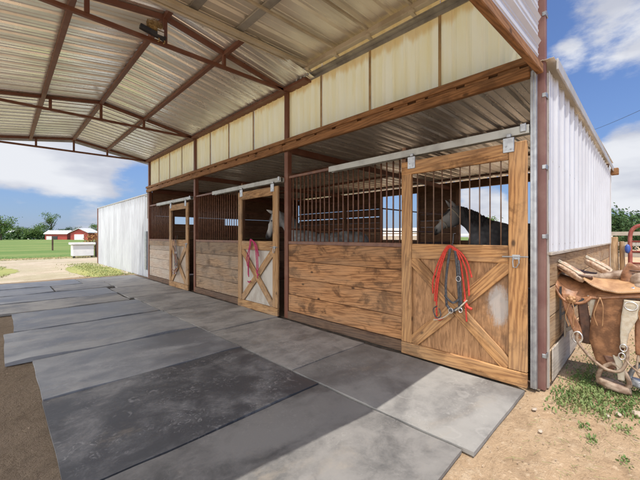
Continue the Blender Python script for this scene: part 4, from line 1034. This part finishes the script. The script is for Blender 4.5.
def redbarn(u0, u1, dep, hw, hr, label, seed, door=True, roofmat='roof_grey', gable=True):
    a = pix(u0, 238, dep); c = pix(u1, 238, dep); a.z = c.z = 0
    cx = (a+c)/2; W = (c-a).length; X = (c-a).normalized(); Y = Vector((-X.y, X.x, 0))
    t = thing('red_barn', cx, label, 'barn'); D_ = W*.9
    def P(x, y, z): return cx+X*x+Y*y+Vector((0, 0, z))
    b = MB(); h = W/2
    if gable:
        vs = [P(-h, 0, 0), P(h, 0, 0), P(h, 0, hw), P(0, 0, hr), P(-h, 0, hw), P(-h, D_, 0), P(h, D_, 0), P(h, D_, hw), P(0, D_, hr), P(-h, D_, hw)]
        b.add(vs, [(0, 1, 2, 3, 4), (9, 8, 7, 6, 5), (0, 5, 6, 1), (1, 6, 7, 2), (0, 4, 9, 5)])
        rb = MB()
        for s_ in (-1, 1):
            q = [P(s_*(h+.5), -.5, hw-.2), P(0, -.5, hr+.1), P(0, D_+.5, hr+.1), P(s_*(h+.5), D_+.5, hw-.2)]
            rb.add(q+[v+Vector((0, 0, .25)) for v in q], [(0, 1, 2, 3), (4, 7, 6, 5), (0, 4, 5, 1), (1, 5, 6, 2), (2, 6, 7, 3), (3, 7, 4, 0)])
    else:
        vs = [P(-h, 0, 0), P(h, 0, 0), P(h, 0, hw), P(-h, 0, hw), P(-h, D_*.5, 0), P(h, D_*.5, 0), P(h, D_*.5, hw), P(-h, D_*.5, hw), P(-h, D_*.25, hr), P(h, D_*.25, hr)]
        b.add(vs, [(0, 1, 2, 3), (7, 6, 5, 4), (0, 4, 5, 1), (1, 5, 6, 9, 2), (0, 3, 8, 7, 4)])
        rb = MB()
        for y0_, y1_ in ((-.4, D_*.25), (D_*.5+.4, D_*.25)):
            q = [P(-h-.4, y0_, hw-.1), P(h+.4, y0_, hw-.1), P(h+.4, y1_, hr+.1), P(-h-.4, y1_, hr+.1)]
            rb.add(q+[v+Vector((0, 0, .2)) for v in q], [(0, 1, 2, 3), (4, 7, 6, 5), (0, 4, 5, 1), (1, 5, 6, 2), (2, 6, 7, 3), (3, 7, 4, 0)])
    b.build('wall', M['barn_red'], t); rb.build('roof', M[roofmat], t)
    if door:
        bb = MB(); q = [P(-1.9, -.12, 0), P(1.9, -.12, 0), P(1.9, -.12, hw*.75), P(-1.9, -.12, hw*.75)]; q2 = [v+Y*.1 for v in q]
        bb.add(q+q2, [(0, 1, 2, 3), (7, 6, 5, 4), (0, 4, 5, 1), (1, 5, 6, 2), (2, 6, 7, 3), (3, 7, 4, 0)]); bb.build('door', M['white_paint'], t)
    else:
        for k in (-.62, -.1):
            bb = MB(); q = [P(h*k-1.1, -.12, 0), P(h*k+1.1, -.12, 0), P(h*k+1.1, -.12, hw*.6), P(h*k-1.1, -.12, hw*.6)]; q2 = [v+Y*.1 for v in q]
            bb.add(q+q2, [(0, 1, 2, 3), (7, 6, 5, 4), (0, 4, 5, 1), (1, 5, 6, 2), (2, 6, 7, 3), (3, 7, 4, 0)]); bb.build('bay', M['white_paint'] if k < -.3 else M['black'], t)
    return t
redbarn(70.5, 88, 130, 2.9, 4.4, 'red gabled barn with a white door across the field', 1)
redbarn(45, 67, 135, 2.4, 3.6, 'long low red barn with pale metal roof across the field', 2, door=False, gable=False, roofmat='white_paint')
def farhouse(u0, u1, dep, hw, hr, label):
    a = pix(u0, 238, dep); c = pix(u1, 238, dep); a.z = c.z = 0; cx = (a+c)/2; W = (c-a).length
    t = thing('farm_house', cx, label, 'house'); X = (c-a).normalized(); Y = Vector((-X.y, X.x, 0)); h = W/2; D_ = 6
    def P(x, y, z): return cx+X*x+Y*y+Vector((0, 0, z))
    b = MB(); b.add([P(-h, 0, 0), P(h, 0, 0), P(h, 0, hw), P(-h, 0, hw), P(-h, D_, 0), P(h, D_, 0), P(h, D_, hw), P(-h, D_, hw), P(-h, D_/2, hr), P(h, D_/2, hr)], [(0, 1, 2, 3), (7, 6, 5, 4), (1, 5, 6, 9, 2), (0, 3, 8, 7, 4)]); b.build('wall', M['white_paint'], t)
    b = MB()
    for y0_ in (-.4, D_+.4):
        q = [P(-h-.4, y0_, hw-.1), P(h+.4, y0_, hw-.1), P(h+.4, D_/2, hr+.1), P(-h-.4, D_/2, hr+.1)]
        b.add(q+[v+Vector((0, 0, .2)) for v in q], [(0, 1, 2, 3), (4, 7, 6, 5), (0, 4, 5, 1), (1, 5, 6, 2), (2, 6, 7, 3), (3, 7, 4, 0)])
    b.build('roof', M['roof_grey'], t)
    for k in (-.5, .1, .6):
        b = MB(); q = [P(h*k-.5, -.05, hw*.4), P(h*k+.5, -.05, hw*.4), P(h*k+.5, -.05, hw*.8), P(h*k-.5, -.05, hw*.8)]; b.add(q+[v+Y*.04 for v in q], [(0, 1, 2, 3), (7, 6, 5, 4), (0, 4, 5, 1), (1, 5, 6, 2), (2, 6, 7, 3), (3, 7, 4, 0)]); b.build('window', M['black'], t)
farhouse(6, 15, 150, 2.6, 4.4, 'small white house farthest left across the field')
farhouse(22, 31, 155, 2.2, 3.6, 'low white house behind trees left of the red barns')
farhouse(90, 100, 150, 2.4, 3.8, 'pale house at the right behind the gabled red barn')
for i, (u, dep, h, cr, mt, lab) in enumerate((
    (1, 120, 9.5, 5.5, 'leaf', 'large round tree at the far left of the field'), (9, 165, 6, 4, 'leaf_dark', 'dark tree behind the leftmost white house'),
    (17.5, 140, 5.5, 3.2, 'leaf', 'low bushy tree between the two white houses'), (27, 160, 5.5, 3.6, 'leaf_dark', 'dark tree behind the low white house'),
    (34, 140, 6.4, 4.0, 'leaf', 'wide green tree just left of the long red barn'), (39, 150, 6.2, 3.6, 'leaf', 'rounded tree touching the long red barn'),
    (49.5, 170, 14.5, 5.0, 'leaf', 'tall airy tree rising above the red barns'), (61, 175, 5.6, 3, 'leaf_dark', 'small tree over the long red barn roof'),
    (68, 180, 6.4, 3.2, 'leaf_dark', 'dark tree between the two red barns'), (79, 185, 6.8, 3.4, 'leaf_dark', 'tree peeking over the gabled red barn'), (95, 150, 6.8, 3.2, 'leaf', 'green tree beside the metal windbreak end'))):
    p_ = pix(u, 238, dep); tree((p_.x, p_.y, 0), h, cr, M[mt], 'tree', lab, seed=50+i, n=2200, trunk=.14, grp='trees across the field', ls=.15)
# far line of brush
b = MB(); r = random.Random(77)
for k in range(3500):
    x = r.uniform(-30, 75); y = 185+r.uniform(0, 14); s_ = r.uniform(.4, 1.0); p_ = Vector((x, y, r.uniform(.2, 2.6+1.2*noise.noise(Vector((x*.08, 0, 0))))))
    a = Vector((r.gauss(0, 1), r.gauss(0, 1), r.gauss(0, 1))).normalized(); c_ = a.orthogonal().normalized(); d2 = a.cross(c_)
    b.add([p_-c_*s_, p_-d2*s_*.6, p_+c_*s_, p_+d2*s_*.6], [(0, 1, 2, 3)])
tag(b.build('far_brush', M['leaf_dark'], loc=(20, 190, 0)), 'thin line of distant brush behind the barns', 'brush', kind='stuff')

# ------------------------------------------------------------------ weeds, pebbles
def blades(pts, hmin, hmax, mat, name, label, wd=.0035):
    r = random.Random(13); b = MB()
    for (x, y, s_) in pts:
        h = r.uniform(hmin, hmax)*s_; a = r.uniform(0, 2*pi); lean = r.uniform(.2, 1.0)*h
        d1 = Vector((cos(a), sin(a), 0)); n_ = Vector((-sin(a), cos(a), 0))*wd*r.uniform(.7, 1.5)
        p0 = Vector((x, y, 0)); p1 = p0+Vector((0, 0, h*.6))+d1*lean*.3; p2 = p0+Vector((0, 0, h*r.uniform(.75, 1)))+d1*lean
        b.add([p0-n_, p0+n_, p1+n_*.8, p1-n_*.8, p2], [(0, 1, 2, 3), (3, 2, 4)])
    return tag(b.build(name, mat), label, 'grass', kind='stuff')
r = random.Random(21); pts = []
cl = [(3.35, .42, .17, 600), (3.55, .30, .12, 260), (3.72, .40, .12, 260), (3.95, .42, .14, 320), (4.3, .35, .2, 320), (4.7, .3, .25, 300), (3.62, .12, .13, 260), (3.85, .10, .14, 300), (3.4, .12, .10, 130), (5.3, .3, .4, 300), (6.5, .2, .6, 400), (3.2, .25, .06, 60), (3.05, .12, .05, 60), (3.15, .0, .04, 40), (3.45, -.08, .10, 120), (3.7, -.1, .12, 200), (2.75, .27, .035, 45), (2.9, .33, .03, 25), (2.62, .1, .03, 25), (4.0, -.15, .2, 200)]
for cx, cy, rr, n in cl:
    for k in range(int(n*1.0)): pts.append((r.gauss(cx, rr*.9), min(.585, r.gauss(cy, rr*.5)), .6+.6*exp(-((cx-3.35)**2+(cy-.45)**2)*6)))
blades(pts, .010, .036, M['blade'], 'weeds', 'short green weeds and clover sprouting from the sandy dirt beside the saddle', .0055)
pts = []
for k in range(5200):
    x = r.uniform(-4, .3); y = r.uniform(14.2, 20.5)
    if noise.noise(Vector((x*.8, y*.5, 2)))+.25-max(0, x+.2) > 0: pts.append((x, y, 1))
for k in range(3000):
    x = r.gauss(2.8, .35); y = r.uniform(12.6, 19.5)
    if x < 3.36: pts.append((x, y, 1))
for k in range(6000): pts.append((r.uniform(-8, 12), 24.5+abs(r.gauss(0, 1.4)), 1.3))
blades(pts, .02, .075, M['dry_blade'], 'roadside_grass', 'patchy yellow green grass along the dirt drive beyond the aisle', .007)
b = MB(); r = random.Random(8)
for k in range(2600):
    if k < 1900: x = r.uniform(1.0, 4.6); y = r.uniform(-.9, .72)
    else: x = r.uniform(-1.2, .22); y = r.uniform(1.5, 6)
    s_ = .0018+.0045*r.random()**5
    b.ball((x, y, s_*.1), s_*r.uniform(.8, 1.5), s_*r.uniform(.8, 1.5), s_*.6, 5, 3)
tag(b.build('pebbles', M['pebble']), 'fine pebbles and crumbs scattered on the dirt', 'pebbles', kind='stuff')
b = MB()
for k in range(420):
    x = r.uniform(1.6, 4.3); y = r.uniform(-.5, .6); a = r.uniform(0, pi); L_ = r.uniform(.01, .035); v_ = Vector((cos(a), sin(a), r.uniform(-.1, .2)))*L_
    p_ = Vector((x, y, .004)); b.tube([p_-v_, p_+v_], .0012, 3)
tag(b.build('straw_bits', M['dry_blade']), 'loose bits of straw on the sandy dirt', 'straw', kind='stuff')
for i, (x, y, s_, lab) in enumerate(((3.38, .06, .035, 'flat pale stone at the right edge of the sandy dirt'), (3.20, .22, .02, 'small tan stone among weeds below the saddle'), (2.92, .62, .018, 'small brown stone at the corner of the sunlit mat'), (2.62, .52, .014, 'tiny reddish stone on the edge of the sunlit mat'), (3.28, .16, .02, 'small whitish stone left of the flat pale stone'))):
    b = MB(); b.ball((x, y, s_*.25), s_*1.3, s_, s_*.45, 9, 6)
    for v in b.v: v += Vector((noise.noise(v*60+Vector((i, 0, 0))), noise.noise(v*60+Vector((0, 9, i))), noise.noise(v*50)))*s_*.3
    tag(b.build('stone', M['stone'], loc=(x, y, 0), smooth=True), lab, 'stone', 'loose stones on the dirt')
